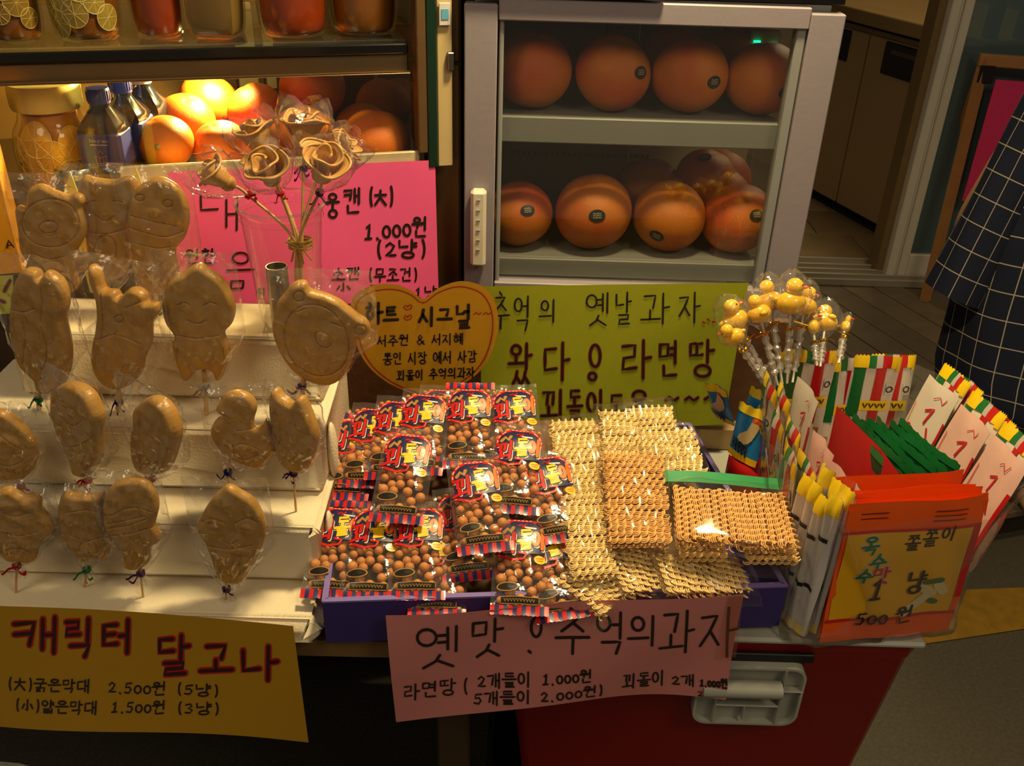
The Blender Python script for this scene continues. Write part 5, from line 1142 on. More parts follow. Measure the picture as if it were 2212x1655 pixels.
# yellow sign at the front
sh = Sheet([(-60, 1308), (633, 1353), (666, 1606), (-40, 1566)], [.690, .690, .676, .676], lambda u, v: .010*math.sin(3.14*u)*v*v+.004*math.sin(6*u)*v)
ys = sh.build('yellow_sign', yel_p, 'large yellow paper sign with bold red edged Korean title at the lower left', 'sign', edge=lambda u, v: (u, v+(-.0 if v == 0 else 0)-.10*v*math.sin(3.14*u)**1.0*(.75)+.02*math.sin(3.14*u)*(1-v)*-1.5))
tt = gl(('캐', 24, 1332, 130, 1402), ('릭', 138, 1335, 206, 1411), ('터', 218, 1338, 288, 1404), ('달', 338, 1370, 410, 1452), ('고', 430, 1388, 502, 1450), ('나', 517, 1394, 602, 1465))
sh.write(ys, tt, 15, inkr2, 'red_outline', .0005); sh.write(ys, tt, 7.5, mat('ink_dark_red', S(50, 14, 16), .5), 'lettering', .0009)
sh.write(ys, line('(大)굵은막대', 18, 1468, 200, 1470, 27)+line('2.500원', 236, 1472, 362, 1480, 28)+line('(5냥)', 380, 1480, 476, 1488, 26)+line('(小)얇은막대', 36, 1512, 218, 1514, 27)+line('1.500원', 244, 1512, 362, 1518, 28)+line('(3냥)', 382, 1520, 478, 1526, 26), 3.6, ink)
# rose sign at the front
sh = Sheet([(833, 1330), (1606, 1282), (1568, 1513), (856, 1556)], [.692, .716, .708, .688], lambda u, v: .006*math.sin(5*u+1)*v+.003*math.sin(9*u+4*v))
rs_ = sh.build('rose_sign', rose_p, 'dusty pink paper sign with Korean prices hanging from the purple tray', 'sign', edge=lambda u, v: (u, v-.07*v*math.sin(3.14*u)))
sh.write(rs_, gl(('옛', 895, 1346, 993, 1434), ('맛', 1015, 1334, 1088, 1416), ('추', 1198, 1320, 1273, 1408), ('억', 1285, 1322, 1351, 1408), ('의', 1356, 1326, 1421, 1390), ('과', 1425, 1314, 1500, 1410), ('자', 1510, 1310, 1598, 1420))+[ell(1157, 1356, 11, 20, 16)+[], [(1141, 1405), (1145, 1408)]], 6.0, ink)
sh.write(rs_, line('라면땅', 872, 1487, 988, 1476, 36)+line('(', 996, 1478, 1016, 1476, 34)+line('2개들이', 1030, 1468, 1150, 1462, 30)+line('1.000원', 1170, 1462, 1280, 1456, 30)+line('5개들이', 1022, 1504, 1150, 1498, 28)+line('2.000원)', 1166, 1500, 1306, 1492, 28)+line('꾀돌이', 1346, 1476, 1442, 1470, 36)+line('2개', 1453, 1478, 1506, 1476, 26)+line('1.000원', 1514, 1480, 1574, 1478, 20), 4.0, ink)
sh.write(rs_, line('2냥', 1508, 1505, 1545, 1502, 14), 1.8, ink)
tp = Sheet([(1572, 1290), (1606, 1288), (1590, 1420), (1556, 1424)], [.712, .714, .712, .710], lambda u, v: 0); t = tp.build('tape', film('tape', (1, .96, .94), haze=.05, hazecol=S(230, 120, 90), bump=0), 'strip of clear tape over the right edge of the pink sign', 'tape', nu=4, nv=4)
# yellow carton and card at the left edge
p = cp(2, 430, -.10); ca = empty('yellow_carton', tuple(p), rz=CY_, label='yellow carton cut off by the left edge with small black letters', cat='carton')
mb = MB(); mb.box((-.035, .02, .0), (.078, .04, .175), bevel=.001); cz_ = p[2]-.0875; st0 = MB(); st0.box((p[0]-.035, p[1]+.02, (cz_+.906)/2), (.07, .045, cz_-.906), bevel=.001); tag(st0.build('brown_box', mat('brown_box', S(62, 42, 24), .8), smooth=False), 'dark brown box under the yellow carton at the left edge', 'box')
mb.build('box', mat('carton_yellow', S(214, 148, 16), .55, var=.08, scale=12), ca, smooth=False)
mb = MB(); ribbon(mb, [(-.0065, -.056), (-.003, -.047), (.0005, -.056)], .0014, lambda x, z: (A([x, -.0004, z]), A([0, -1.0, 0])), .0004); ribbon(mb, [(-.005, -.053), (-.001, -.053)], .0012, lambda x, z: (A([x, -.0004, z]), A([0, -1.0, 0])), .0004); mb.build('lettering', ink, ca, smooth=False)
sh = Sheet([(-60, 600), (28, 594), (30, 677), (-60, 682)], [.945]*4, lambda u, v: 0); lc_ = sh.build('small_lime_card', mat('paper_pale_lime', S(206, 204, 60), .7), 'small pale lime card with red strokes at the left edge', 'card', nu=6, nv=4)
so = [[(22, 606), (10, 628)], [(0, 648), (10, 652)]]; sh.write(lc_, so, 9, inkr2, 'red_stroke', .0005); sh.write(lc_, so, 4, ink)
# ================================================================== CLEAR BAG OF CANDY PACKETS ON THE COOLER
ZB = .8695
cbx = empty('clear_candy_bag', (.40, .86, ZB), label='big clear plastic bag full of candy packets on the cooler lid', cat='bag'); cbo = A([.40, .86, ZB])
basep = [(.300, .734), (.332, .7225), (.489, .748), (.515, .80), (.50, .985), (.318, .975)]
topp = [(.287, .86), (.338, .716), (.492, .742), (.574, .826), (.522, 1.060), (.318, 1.045)]
def loop(pts, n=72):
    P = A(pts, float); d = np.r_[0, np.cumsum(np.linalg.norm(np.roll(P, -1, 0)-P, axis=1))]; out = []
    for i in range(n):
        t = d[-1]*i/n; k = np.searchsorted(d, t, 'right')-1; f = (t-d[k])/(d[k+1]-d[k]); out.append(P[k]*(1-f)+P[(k+1) % len(P)]*f)
    return A(out)
lb_, lt_ = loop(basep), loop(topp); mb = MB(); NV = 14; V = []
cenb = lb_.mean(0)
for j in range(NV+1):
    v = j/NV
    for i in range(72):
        xy = lb_[i]*(1-v)+lt_[i]*v; out = nrm(list(xy-cenb)+[0])[:2]; top = .155+.03*math.sin(i*.30+1)*v*0
        xy = xy+out*(.0035+.0016*math.sin(i*1.1+v*5)*v+.0012*math.sin(i*2.3-v*9)); zz = ZB+.0006+v*(.168 if 8 < i < 60 else .168)+.006*v*math.sin(i*.5)
        V.append((xy[0]-cbo[0], xy[1]-cbo[1], zz-cbo[2]))
mb.add(V, [(j*72+i, j*72+(i+1) % 72, (j+1)*72+(i+1) % 72, (j+1)*72+i) for j in range(NV) for i in range(72)]+[tuple(range(72))[::-1]])
bagp = film('big_bag_film', (.97, .97, .95), haze=.045, hazecol=(.8, .76, .7), rough=.07, base=.045, edge=.65, bump=.5, bscale=16, exponent=2.6)
bagf = mb.build('film', bagp, cbx, angle=180)
pk_white = mat('packet_white', S(222, 212, 196), .4, var=.08, scale=40, coat=.3); pk_pink = mat('packet_pinkish', S(230, 186, 172), .45, var=.12, scale=40, coat=.2)
pk_yel = mat('packet_yellow', S(244, 206, 10), .35, var=.08, scale=60, coat=.5); pk_green = mat('packet_green', S(26, 110, 52), .35, var=.15, scale=60, coat=.5); pk_red = mat('packet_red', S(196, 26, 26), .35, var=.1, scale=60, coat=.5)
pk_silver = mat('packet_silver', S(196, 186, 180), .3, var=.1, scale=60); pk_orange = mat('packet_orange', S(240, 92, 14), .4, var=.06, scale=30, coat=.3); pk_amber = mat('packet_amber', S(228, 172, 16), .4, var=.1, scale=14, coat=.3)
stick_b = mat('snack_stick', S(176, 128, 58), .55, var=.3, scale=40); pk_dkgreen = mat('packet_deep_green', S(10, 74, 40), .35, var=.25, scale=60, coat=.4); pk_straw = mat('straw_white', S(206, 202, 196), .35, var=.08, scale=30, coat=.4)
ink_r = mat('packet_ink_red', S(200, 36, 40), .45); pk_blue = mat('packet_blue', S(36, 132, 196), .35, var=.15, scale=80, coat=.4); pk_cream = mat('packet_cream', S(226, 196, 140), .4)
def pkt(name, p0_, p1_, h_, lean, label, cat, group, style, body, T=.003, ztop=None, seed=0):
    """packet standing on p0-p1 (its bottom edge, left to right as seen from its face), leaning by lean metres at the top along its back"""
    p0_, p1_ = A(p0_, float), A(p1_, float); x = p1_-p0_; W = np.linalg.norm(x); x = x/W; bk = nrm(np.cross([0, 0, 1], x)); up_ = nrm(A([0, 0, h_])+bk*lean); y = np.cross(up_, x)
    rt = empty(name, label=label, cat=cat, group=group, mtx=frame(x, y, up_, (p0_+p1_)/2)); Hh = math.hypot(h_, lean); rs = np.random.RandomState(seed); a = rs.rand(6)*6.28
    def face(u, w_, s_): return (s_*T*(1-abs(2*u)**4)**.6*min(1, (Hh-w_)/.012)**.5 if abs(u) <= .5 and w_ < Hh else 0)+.0012*math.sin(9*u+30*w_+a[0])+.0008*math.sin(60*w_+a[1]+12*u)+.002*math.sin(5*u+a[2])*(w_/Hh)
    def sf(u, w_): return A([u*W, face(u, w_, -1), w_])
    def band(u0, u1, w0, w1, m, nm, par, lift, serr=False, nu=6, nv=4):
        mb = MB()
        def g(u, v):
            uu = u0+(u1-u0)*u; ww = w0+(w1-w0)*v
            if serr and v == 1: ww += .0022*((round(u*nu*1.0)) % 2)
            return sf(uu, min(ww, Hh+.003))+A([0, -lift, 0])
        mb.grid(g, nu, nv)
        return mb.build(nm, m, par, angle=180)
    mb = MB(); mb.grid(lambda u, v: sf(u-.5, Hh*v), 8, 16); mb.grid(lambda u, v: A([(.5-u)*W, face(.5-u, Hh*v, 1)+.0004, Hh*v]), 8, 16); mb.build('body', body, rt, angle=180)
    surf = lambda X, Z: (sf(X/W, Z), A([0, -1.0, 0]))
    def st(sts, wd, m, nm, par=rt, lift=.0012):
        mb = MB()
        for s_ in sts: ribbon(mb, s_, wd, surf, lift)
        o = mb.build(nm, m, par, smooth=False)
        if len(sts) > 1: o['kind'] = 'stuff'
        return o
    if style == 'snack':
        cuts = [(-.5, -.18, pk_yel), (-.18, -.02, pk_green), (-.02, .12, pk_silver), (.12, .30, pk_red), (.30, .5, pk_yel)]
        for u0, u1, m in cuts: band(u0, u1, Hh-.015, Hh, m, 'crimp', rt, .0008, True, 8, 2)
        s0 = band(-.46, -.22, Hh-.085, Hh-.015, pk_green, 'stripe', rt, .0006); band(.0, .22, Hh-.10, Hh-.015, pk_red, 'stripe', rt, .0006); band(.40, .5, Hh-.018, Hh-.004, pk_yel, 'stripe', rt, .0011)
        for k in range(4): band(-.38+k*.2, -.25+k*.2, .012, Hh-.105, stick_b, 'snack_stick', rt, .0006, nu=2)
        tg = band(-.22, .42, Hh-.074, Hh-.060, pk_yel, 'name_tag', rt, .0016, nu=4, nv=2); st([[(W*(-.15+k*.13), Hh-.064), (W*(-.10+k*.13), Hh-.070), (W*(-.06+k*.13), Hh-.064)] for k in range(4)], .0016, ink, 'print', tg, .0024)
        bl_ = band(.28, .46, Hh-.052, Hh-.036, pk_white, 'ball_print', rt, .0012, nu=2, nv=2); st([ell(W*.36, Hh-.044, .004, .004, 8)], .0016, ink, 'print', bl_, .0022)
    elif style == 'straw':
        band(-.5, .5, Hh-.020, Hh, pk_yel, 'crimp', rt, .0008, True, 6, 2); band(-.5, .5, 0, .012, pk_yel, 'bottom_crimp', rt, .0008, nu=4)
        for k in (.70, .34): band(-.3, .3, Hh*k, Hh*k+.005, ink, 'ink_mark', rt, .0009, nu=3, nv=1)
    elif style == 'pink':
        st([ell(-W*.28, Hh*.62, .0045, .0055, 10), [(-W*.05, Hh*.80), (W*.12, Hh*.84), (W*.05, Hh*.72)], [(W*.18, Hh*.70), (W*.30, Hh*.62)], [(-W*.3, Hh*.42), (-W*.1, Hh*.36), (0, Hh*.46)], [(W*.1, Hh*.5), (W*.14, Hh*.40), (W*.2, Hh*.38)]], .0026, ink_r, 'red_print')
        st([[(W*.0, Hh*.90), (W*.1, Hh*.93), (W*.2, Hh*.89), (W*.25, Hh*.94)], [(-W*.42, Hh*.2), (-W*.38, Hh*.55), (-W*.42, Hh*.8)], [(-W*.1, Hh*.6), (W*.02, Hh*.58), (W*.0, Hh*.52)]], .0010, ink_r, 'fine_print')
        band(.44, .5, Hh*.3, Hh*.8, pk_red, 'red_edge', rt, .0006, nu=1)
    elif style == 'green':
        band(-.5, .5, Hh-.008, Hh, pk_green, 'crimp', rt, .0005, True, 14, 1)
    elif style == 'blue':
        band(-.5, .5, Hh-.010, Hh, pk_yel, 'crimp', rt, .0008, True, 8, 1); band(-.5, .5, 0, .009, pk_yel, 'bottom_crimp', rt, .0008, nu=6, nv=1)
        st([[(-W*.1, Hh*.42), (W*.12, Hh*.55), (W*.2, Hh*.75)], [(W*.0, Hh*.40), (W*.1, Hh*.5)]], .012, pk_cream, 'picture'); st([[(W*.14, Hh*.82), (W*.26, Hh*.80)]], .006, pk_orange, 'picture_top', lift=.002)
        st([[(-W*.34+i*W*.11, Hh*(.38-.05*r_-.02*i)), (-W*.28+i*W*.11, Hh*(.30-.05*r_-.02*i)), (-W*.34+i*W*.11+.002, Hh*(.28-.05*r_-.02*i))] for i in range(5) for r_ in (0, 1.7)], .0022, ink, 'lettering', lift=.003)
    return rt, surf, W, Hh, st, band
# back row facing the viewer
for i, (xa, ya, hh_) in enumerate(((.332, 1.018, .196), (.395, 1.024, .186), (.452, 1.030, .190))):
    pkt('snack_packet', (xa, ya-.03, ZB+.001), (xa+.058, ya-.026, ZB+.001), hh_, .032, ('snack packet standing at the back left corner of the clear bag', 'snack packet in the middle of the back row of the clear bag', 'snack packet at the right of the back row beside the ink marked packets')[i], 'candy packet', 'striped packets in the clear bag', 'snack', pk_white, seed=i)
for i, (xa, ya, hh_) in enumerate(((.345, .972, .202), (.425, .975, .196))):
    pkt('snack_packet', (xa, ya+.03, ZB+.001), (xa+.058, ya+.033, ZB+.001), hh_, .012, ('yellow topped packet rising behind the back left one', 'yellow topped packet rising behind the back middle one')[i], 'candy packet', 'striped packets in the clear bag', 'snack', pk_white, seed=i+10)
# left row: faces turned to the left
LB = [((.320, .985), (.315, .925)), ((.315, .920), (.310, .860)), ((.311, .856), (.313, .798)), ((.330, .972), (.326, .916)), ((.326, .908), (.322, .852)), ((.323, .846), (.327, .792))]
LL_ = ['striped packet at the back of the outer left row of the clear bag', 'striped packet in the middle of the outer left row with a yellow name tag', 'striped packet at the front of the outer left row beside the straws', 'striped packet at the back of the inner left row', 'striped packet in the middle of the inner left row', 'striped packet at the front of the inner left row']
for i, (a, b) in enumerate(LB):
    pkt('snack_packet', (*a, ZB+.001), (*b, ZB+.001), (.190, .184, .178, .184, .178, .170)[i], -.010+(i > 2)*.004, LL_[i], 'candy packet', 'striped packets in the clear bag', 'snack', pk_white, seed=20+i)
# straws at the front left
for i, (x, y, hh_) in enumerate(((.305, .782, .172), (.309, .766, .176), (.315, .752, .170), (.322, .741, .178), (.322, .778, .188), (.329, .760, .184), (.335, .745, .186))):
    pkt('straw_candy', (x-.004, y+.012, ZB+.001), (x+.004, y-.006, ZB+.001), hh_, .008-.004*i/6, ['nearest left', 'second', 'third', 'fourth', 'back left', 'back middle', 'back right'][i]+' white straw candy with yellow tip before the orange packets', 'straw candy', 'white straw candies in the clear bag', 'straw', pk_straw, T=.0055, seed=40+i)
# inner papers on the left, pink white
for i, (a, b, hh_, ln) in enumerate((((.340, .985), (.348, .925), .182, .01), ((.346, .915), (.354, .862), .150, .010), ((.352, .800), (.360, .758), .168, .004), ((.352, .850), (.366, .800), .150, .006))):
    pkt('paper_packet', (*a, ZB+.001), (*b, ZB+.001), hh_, ln, ['white paper packet glowing at the back left inside the clear bag', 'white paper packet inside the left row, before the red sheet', 'white pointed paper packet with red print beside the orange packets', 'pinkish paper packet between the straws and the red sheet'][i], 'paper packet', 'thin white packets with red print', 'pink', [pk_white, pk_pink, pk_white, pk_pink][i], T=.0015, seed=50+i)
# red sheet and green packets in the middle
pkt('red_packet', (.384, .945, ZB+.001), (.414, .812, ZB+.001), .165, .004, 'flat deep red packet left of the green packets', 'candy packet', None, 'plain', pk_red, T=.001, seed=60)
for i in range(8):
    o_ = i*.0078; pkt('green_packet', (.392+o_, .935-o_*.2, ZB+.001), (.420+o_*1.05, .812+o_*.30, ZB+.001), .160+.004*math.sin(i*2.1), .002+.001*i, ['leftmost', 'second', 'third', 'fourth', 'fifth', 'sixth', 'seventh', 'rightmost'][i]+' of the thin green packets filed in the middle of the clear bag' if i in (0, 7) else ['', 'second', 'third', 'fourth', 'fifth', 'sixth', 'seventh'][i]+' thin green packet counted from the red sheet', 'candy packet', 'thin green packets', 'green', pk_dkgreen, T=.002, seed=70+i)
# right rows
for i, (a, b, hh_) in enumerate((((.474, 1.000), (.486, .940), .178), ((.486, .935), (.496, .872), .176), ((.494, .868), (.502, .802), .178))):
    pkt('paper_packet', (*a, ZB+.001), (*b, ZB+.001), hh_, .045, ['translucent red printed packet at the back of the right row', 'translucent red printed packet in the middle of the right row', 'translucent red printed packet at the front of the right row'][i], 'paper packet', 'thin white packets with red print', 'pink', [pk_white, pk_pink, pk_pink][i], T=.002, seed=90+i)
for i, (a, b, hh_) in enumerate((((.486, 1.004), (.498, .952), .190), ((.498, .944), (.510, .888), .186), ((.508, .882), (.518, .826), .184), ((.494, .992), (.506, .937), .188), ((.506, .930), (.517, .875), .182))):
    pkt('snack_packet', (*a, ZB+.001), (*b, ZB+.001), hh_, .052, ['yellow topped packet at the back of the outer right row', 'yellow topped packet in the middle of the outer right row', 'yellow topped packet at the front end of the outer right row', 'packet tucked outside the back right yellow topped one', 'packet tucked outside the middle right yellow topped one'][i], 'candy packet', 'striped packets in the clear bag', 'snack', pk_white, seed=100+i)
# orange packets at the front, fanned
pl, pr = A([.338, .7265, ZB+.001]), A([.486, .7505, ZB+.001]); bk = nrm(np.cross([0, 0, 1], pr-pl))
def orange(k, off_, hh_, ln, lab, full=False, dx=0):
    a, b = pl+bk*off_+A([dx, 0, 0]), pr+bk*off_+A([dx, 0, 0]); rt, surf, W, Hh, st, band = pkt('orange_packet', a, b, hh_, ln, lab, 'candy packet', 'orange candy packets at the front', 'plain', pk_orange, T=.0012, seed=120+k)
    if full:
        am = band(-.47, .44, .030, Hh-.036, pk_amber, 'yellow_panel', rt, .0006, nu=10, nv=12); band(-.5, .5, Hh-.036, Hh-.0325, pk_red, 'red_stripe', rt, .0010, nu=10, nv=1)
        band(-.49, .49, .027, .031, pk_red, 'red_stripe', rt, .0010, nu=10, nv=1); band(.44, .5, .05, Hh-.036, pk_red, 'side_stripe', rt, .0010, nu=1)
        def T(ch, x0, z0, x1, z1): return [[(x, z0+z1-y) for x, y in q] for q in glyph(ch, x0, z0, x1, z1)]
        st(T('쫄', -.006, .118, .010, .138)+T('쫄', .012, .122, .028, .144)+T('이', .031, .128, .047, .146), .0022, ink, 'lettering')
        cw = T('옥', -.052, .116, -.034, .138)+T('수', -.040, .098, -.022, .116)+T('수', -.052, .082, -.034, .099); st(cw, .0052, pk_silver, 'letter_outline', lift=.0011); st(cw, .0030, pk_green, 'lettering', lift=.0016)
        mt = T('맛', -.034, .078, -.014, .098); st(mt, .0048, pk_silver, 'letter_outline', lift=.0011); st(mt, .0030, pk_red, 'lettering', lift=.0016)
        st([[(x0, Hh-.012-j*.006), (x0+ln_, Hh-.0115-j*.006)] for x0, ln_, n_ in ((-.060, .028, 2), (.018, .034, 3)) for j in range(n_)], .0013, mat('dark_red_print', S(110, 24, 14), .5), 'fine_print')
        tn = mat('picture_cream', S(214, 200, 150), .4); gr = mat('picture_green', S(70, 110, 60), .4)
        st([[(.020, .040), (.036, .056)], [(.028, .066), (.040, .058)], [(.044, .070), (.052, .060)], [(.012, .034), (.022, .042)]], .011, tn, 'picture'); st([[(.030, .074), (.046, .076)], [(.040, .048), (.046, .046)]], .007, gr, 'picture_leaf', lift=.0016)
        # handwriting in black marker, 1냥 and 500원, on the bag in front of the packet
        st([[(x, .150-z) for x, z in q] for q in line('1', -.034, .078, -.016, .079, .034)]+[[(x, .150-z) for x, z in q] for q in line('냥', .008, .074, .030, .076, .030)], .0034, ink, 'marker_price', lift=.0024)
        st([[(x, .060-z) for x, z in q] for q in line('500', -.040, .029, -.004, .028, .022)+line('원', .004, .028, .026, .027, .022)], .0026, ink, 'marker_price', lift=.0024)
    return rt
for k in range(6): orange(k+1, .026-.0042*k, .172+.003*math.sin(k*1.9), .012-.004*(k % 3), ['rearmost', 'fifth', 'fourth', 'third', 'second', 'nearest hidden'][k]+' orange packet counted in the stack behind the printed one', dx=.003*math.sin(k*2.2)+.003)
orange(0, .0, .178, .008, 'front orange packet with yellow panel, Korean title and marker price', True)
orange(9, .052, .176, .004, 'lone orange packet set farther back before the green packets', dx=.002)
# blue packets drooping at the left outside the bag, red packet below them
bp = [((.278, .985), (.306, .950), .940, .072, .010, 'blue packet with yellow crimp hanging nearest at the left of the bag'), ((.262, 1.02), (.284, .992), .975, .060, -.03, 'blue packet folded outward at the far left over the lime sign'), ((.290, 1.00), (.316, .972), .958, .066, .012, 'blue packet tucked behind the front blue one')]
for i, (a, b, z, hh_, ln, lab) in enumerate(bp): pkt('blue_packet', (*a, z), (*b, z), hh_, ln, lab, 'candy packet', 'blue packets beside the clear bag', 'blue', pk_blue, T=.003, seed=140+i)
pkt('red_snack_packet', (.274, .972, ZB+.002), (.304, .925, ZB+.002), .072, .004, 'shiny red packet standing under the blue ones', 'candy packet', None, 'plain', pk_red, T=.004, seed=150)
pkt('red_snack_packet', (.284, .99, ZB+.002), (.314, .945, ZB+.002), .088, .004, 'taller red packet behind the shiny red one', 'candy packet', None, 'plain', pk_red, T=.004, seed=151)
# ================================================================== DUCK LOLLIPOPS
duck_m = mat('duck_candy', S(240, 190, 22), .22, var=.06, scale=30, coat=.6); gold_t = mat('gold_tie', S(214, 160, 40), .2, metal=1.0); stem_f = film('twisted_film', (.95, .93, .9), haze=.28, hazecol=(.75, .72, .66), rough=.15, base=.16, edge=.5, bump=.8, bscale=90)
DK = [(1588, 686, .995, 27, 'r', (1668, 838), 'duck lollipop at the far left of the cluster with its wrapper spread'), (1586, 722, .965, 22, 'l', (1664, 842), 'lowest duck lollipop at the left, drooping over the lime sign'),
      (1640, 672, 1.00, 24, 'b', (1680, 832), 'small duck lollipop second from the left'), (1664, 645, 1.015, 26, 'b', (1690, 830), 'tall duck lollipop left of the highest one'),
      (1708, 648, 1.005, 30, 'r', (1700, 828), 'biggest duck lollipop at the top facing right with an orange beak'), (1738, 655, 1.03, 24, 'r', (1712, 826), 'duck lollipop half hidden behind the biggest one'),
      (1757, 700, 1.02, 19, 's', (1765, 790), 'narrow duck lollipop right of the biggest one'), (1783, 690, 1.03, 24, 'b', (1772, 792), 'duck lollipop with its round back turned, right side of the cluster'),
      (1826, 700, 1.03, 16, 's', (1812, 785), 'rightmost duck lollipop, thin and seen from the side')]
for i, (x, y, Y, rp, dr_, fo, lab) in enumerate(DK):
    p = py(x, y+6, Y); r = rp*((p-CAM)@FWD)/F*.98; ft = py(fo[0], fo[1], .985); ax = nrm(p-ft); rx_ = A([1.0, 0, 0]); u = nrm(rx_-ax*(rx_@ax)); v = np.cross(ax, u)
    rt = empty('duck_lollipop', label=lab, cat='lollipop', group='yellow duck lollipops', mtx=frame(u, v, ax, p)); sg = {'r': 0, 'l': 3.14, 'b': 1.9, 's': -.8}[dr_]; sx = .62 if dr_ == 's' else 1
    D = A([math.cos(sg), math.sin(sg)*.9, 0])
    mb = MB(); mb.sphere((0, 0, 0), r, 20, 14, sq=(1.12*sx, .85, .86)); mb.sphere(A([0, 0, r*1.18])+D*r*.25, r*.66, 16, 12, sq=(sx, 1, 1)); mb.sphere(A([0, 0, r*.25])-D*r*.95, r*.36, 12, 8, sq=(1.2*sx, .7, .7)); b_ = mb.build('duck', duck_m, rt, angle=180)
    mb = MB(); mb.sphere(A([0, 0, r*1.12])+D*r*.95, r*.24, 10, 6, sq=(1.3, .9, .5)); mb.build('beak', mat('beak_orange', S(232, 90, 20), .3, coat=.5), b_)
    for s_ in (-1, 1):
        mb = MB(); mb.sphere(A([0, 0, r*1.36])+D*r*.68+np.cross(D, [0, 0, 1])*s_*r*.42, r*.09, 8, 6); mb.build('eye', ink, b_)
    K = 26; rs = np.random.RandomState(i); ph = rs.rand(3)*6.28; V = []; pr = [(.12, -2.3), (.06, -1.9), (.3, -1.5), (1.05, -.6), (1.42, .2), (1.35, 1.1), (1.0, 1.9), (.5, 2.35), (.25, 2.5)]
    for k, (a_, z_) in enumerate(pr):
        for q in range(K):
            a = 2*math.pi*q/K; rad = r*a_*(1+.06*math.sin(5*a+ph[0]+k)+.05*math.sin(11*a+ph[1]-k)); V.append((rad*math.cos(a)*(sx if k > 2 else 1)*1.05, rad*math.sin(a)*.72, r*z_*(1+.03*math.sin(4*a+ph[2]))))
    mb = MB(); mb.add(V, [(k*K+q, k*K+(q+1) % K, (k+1)*K+(q+1) % K, (k+1)*K+q) for k in range(len(pr)-1) for q in range(K)]); mb.build('wrapper', cello, rt, angle=15)
    L_ = np.linalg.norm(p-ft); mb = MB(); mb.tube([(0, 0, -r*.6), (0, 0, -L_)], .0014, 8); mb.build('stick', mat('stick_white', S(214, 206, 190), .4), rt)
    mb = MB(); nn_ = 14; mb.tube([(.0008*math.sin(k*1.7), .0008*math.cos(k*2.1), -r*1.9-(L_-r*1.9)*k/nn_*.8) for k in range(nn_+1)], [.0042+.0012*math.sin(k*2.4+i) for k in range(nn_+1)], 9, False); mb.build('twisted_film', stem_f, rt, angle=15)
    mb = MB(); 
    for dz in (0, .0016): mb.tube([(.0046*math.cos(a), .0046*math.sin(a), -r*2.0+dz) for a in np.linspace(0, 6.28, 12)], .0010, 5, False)
    mb.tube([(0, -.004, -r*2.0), (.006, -.006, -r*2.0+.003), (.012*rs.choice([-1, 1]), -.006, -r*2.0+rs.uniform(-.004, .006))], .0009, 5); mb.build('gold_tie', gold_t, rt)
gb = MB(); gb.box((.338, 1.0, .93), (.05, .03, .12), bevel=.003); tag(gb.build('grey_holder', film('smoky_holder', (.55, .5, .45), haze=.3, hazecol=S(120, 104, 84), bump=0), smooth=False), 'smoky clear holder gripping the duck lollipop sticks', 'holder')
# ================================================================== PERSON IN A WINDOWPANE CHECK DRESS
def uvmesh(fn, nu, nv, closed, su, sv, name, m, parent):
    mb = MB(); mb.grid(fn, nu, nv); o = mb.build(name, m, parent, angle=180); me = o.data; uvl = me.uv_layers.new(name='UVMap'); w_ = nu+1
    for lp_ in me.loops: vi = lp_.vertex_index; uvl.data[lp_.index].uv = ((vi % w_)/nu*su, (vi//w_)/nv*sv)
    return o
chk = bpy.data.materials.new('windowpane_cloth'); chk.use_nodes = True; nt = chk.node_tree; bs_ = nt.nodes['Principled BSDF']; bs_.inputs['Roughness'].default_value = .85
uvn = nt.nodes.new('ShaderNodeUVMap'); sep = nt.nodes.new('ShaderNodeSeparateXYZ'); nt.links.new(uvn.outputs[0], sep.inputs[0]); fac = []
for ax_ in 'XY':
    fr = nt.nodes.new('ShaderNodeMath'); fr.operation = 'FRACT'; lt2 = nt.nodes.new('ShaderNodeMath'); lt2.operation = 'LESS_THAN'; lt2.inputs[1].default_value = .042; nt.links.new(sep.outputs[ax_], fr.inputs[0]); nt.links.new(fr.outputs[0], lt2.inputs[0]); fac.append(lt2)
mxn = nt.nodes.new('ShaderNodeMath'); mxn.operation = 'MAXIMUM'; nt.links.new(fac[0].outputs[0], mxn.inputs[0]); nt.links.new(fac[1].outputs[0], mxn.inputs[1])
mc = nt.nodes.new('ShaderNodeMix'); mc.data_type = 'RGBA'; mc.inputs[6].default_value = S(22, 30, 54)+(1,); mc.inputs[7].default_value = S(196, 182, 160)+(1,); nt.links.new(mxn.outputs[0], mc.inputs[0]); nt.links.new(mc.outputs[2], bs_.inputs['Base Color'])
skin = mat('skin', S(206, 158, 122), .5, sss=.05); PX, PY = 1.27, 2.04
pe = empty('person', (PX, PY, .121), label='person in a navy windowpane check dress at the right edge', cat='person'); po = A([PX, PY, .121])
sk = [((0, 0, .88), .10), ((0, 0, 1.02), .125), ((0, 0, 1.0+.06), .115), ((0, .0, .70), .12), ((0, 0, 1.12), .06), ((0, -.02, 1.22), .045), ((0, -.03, 1.30), .075)]
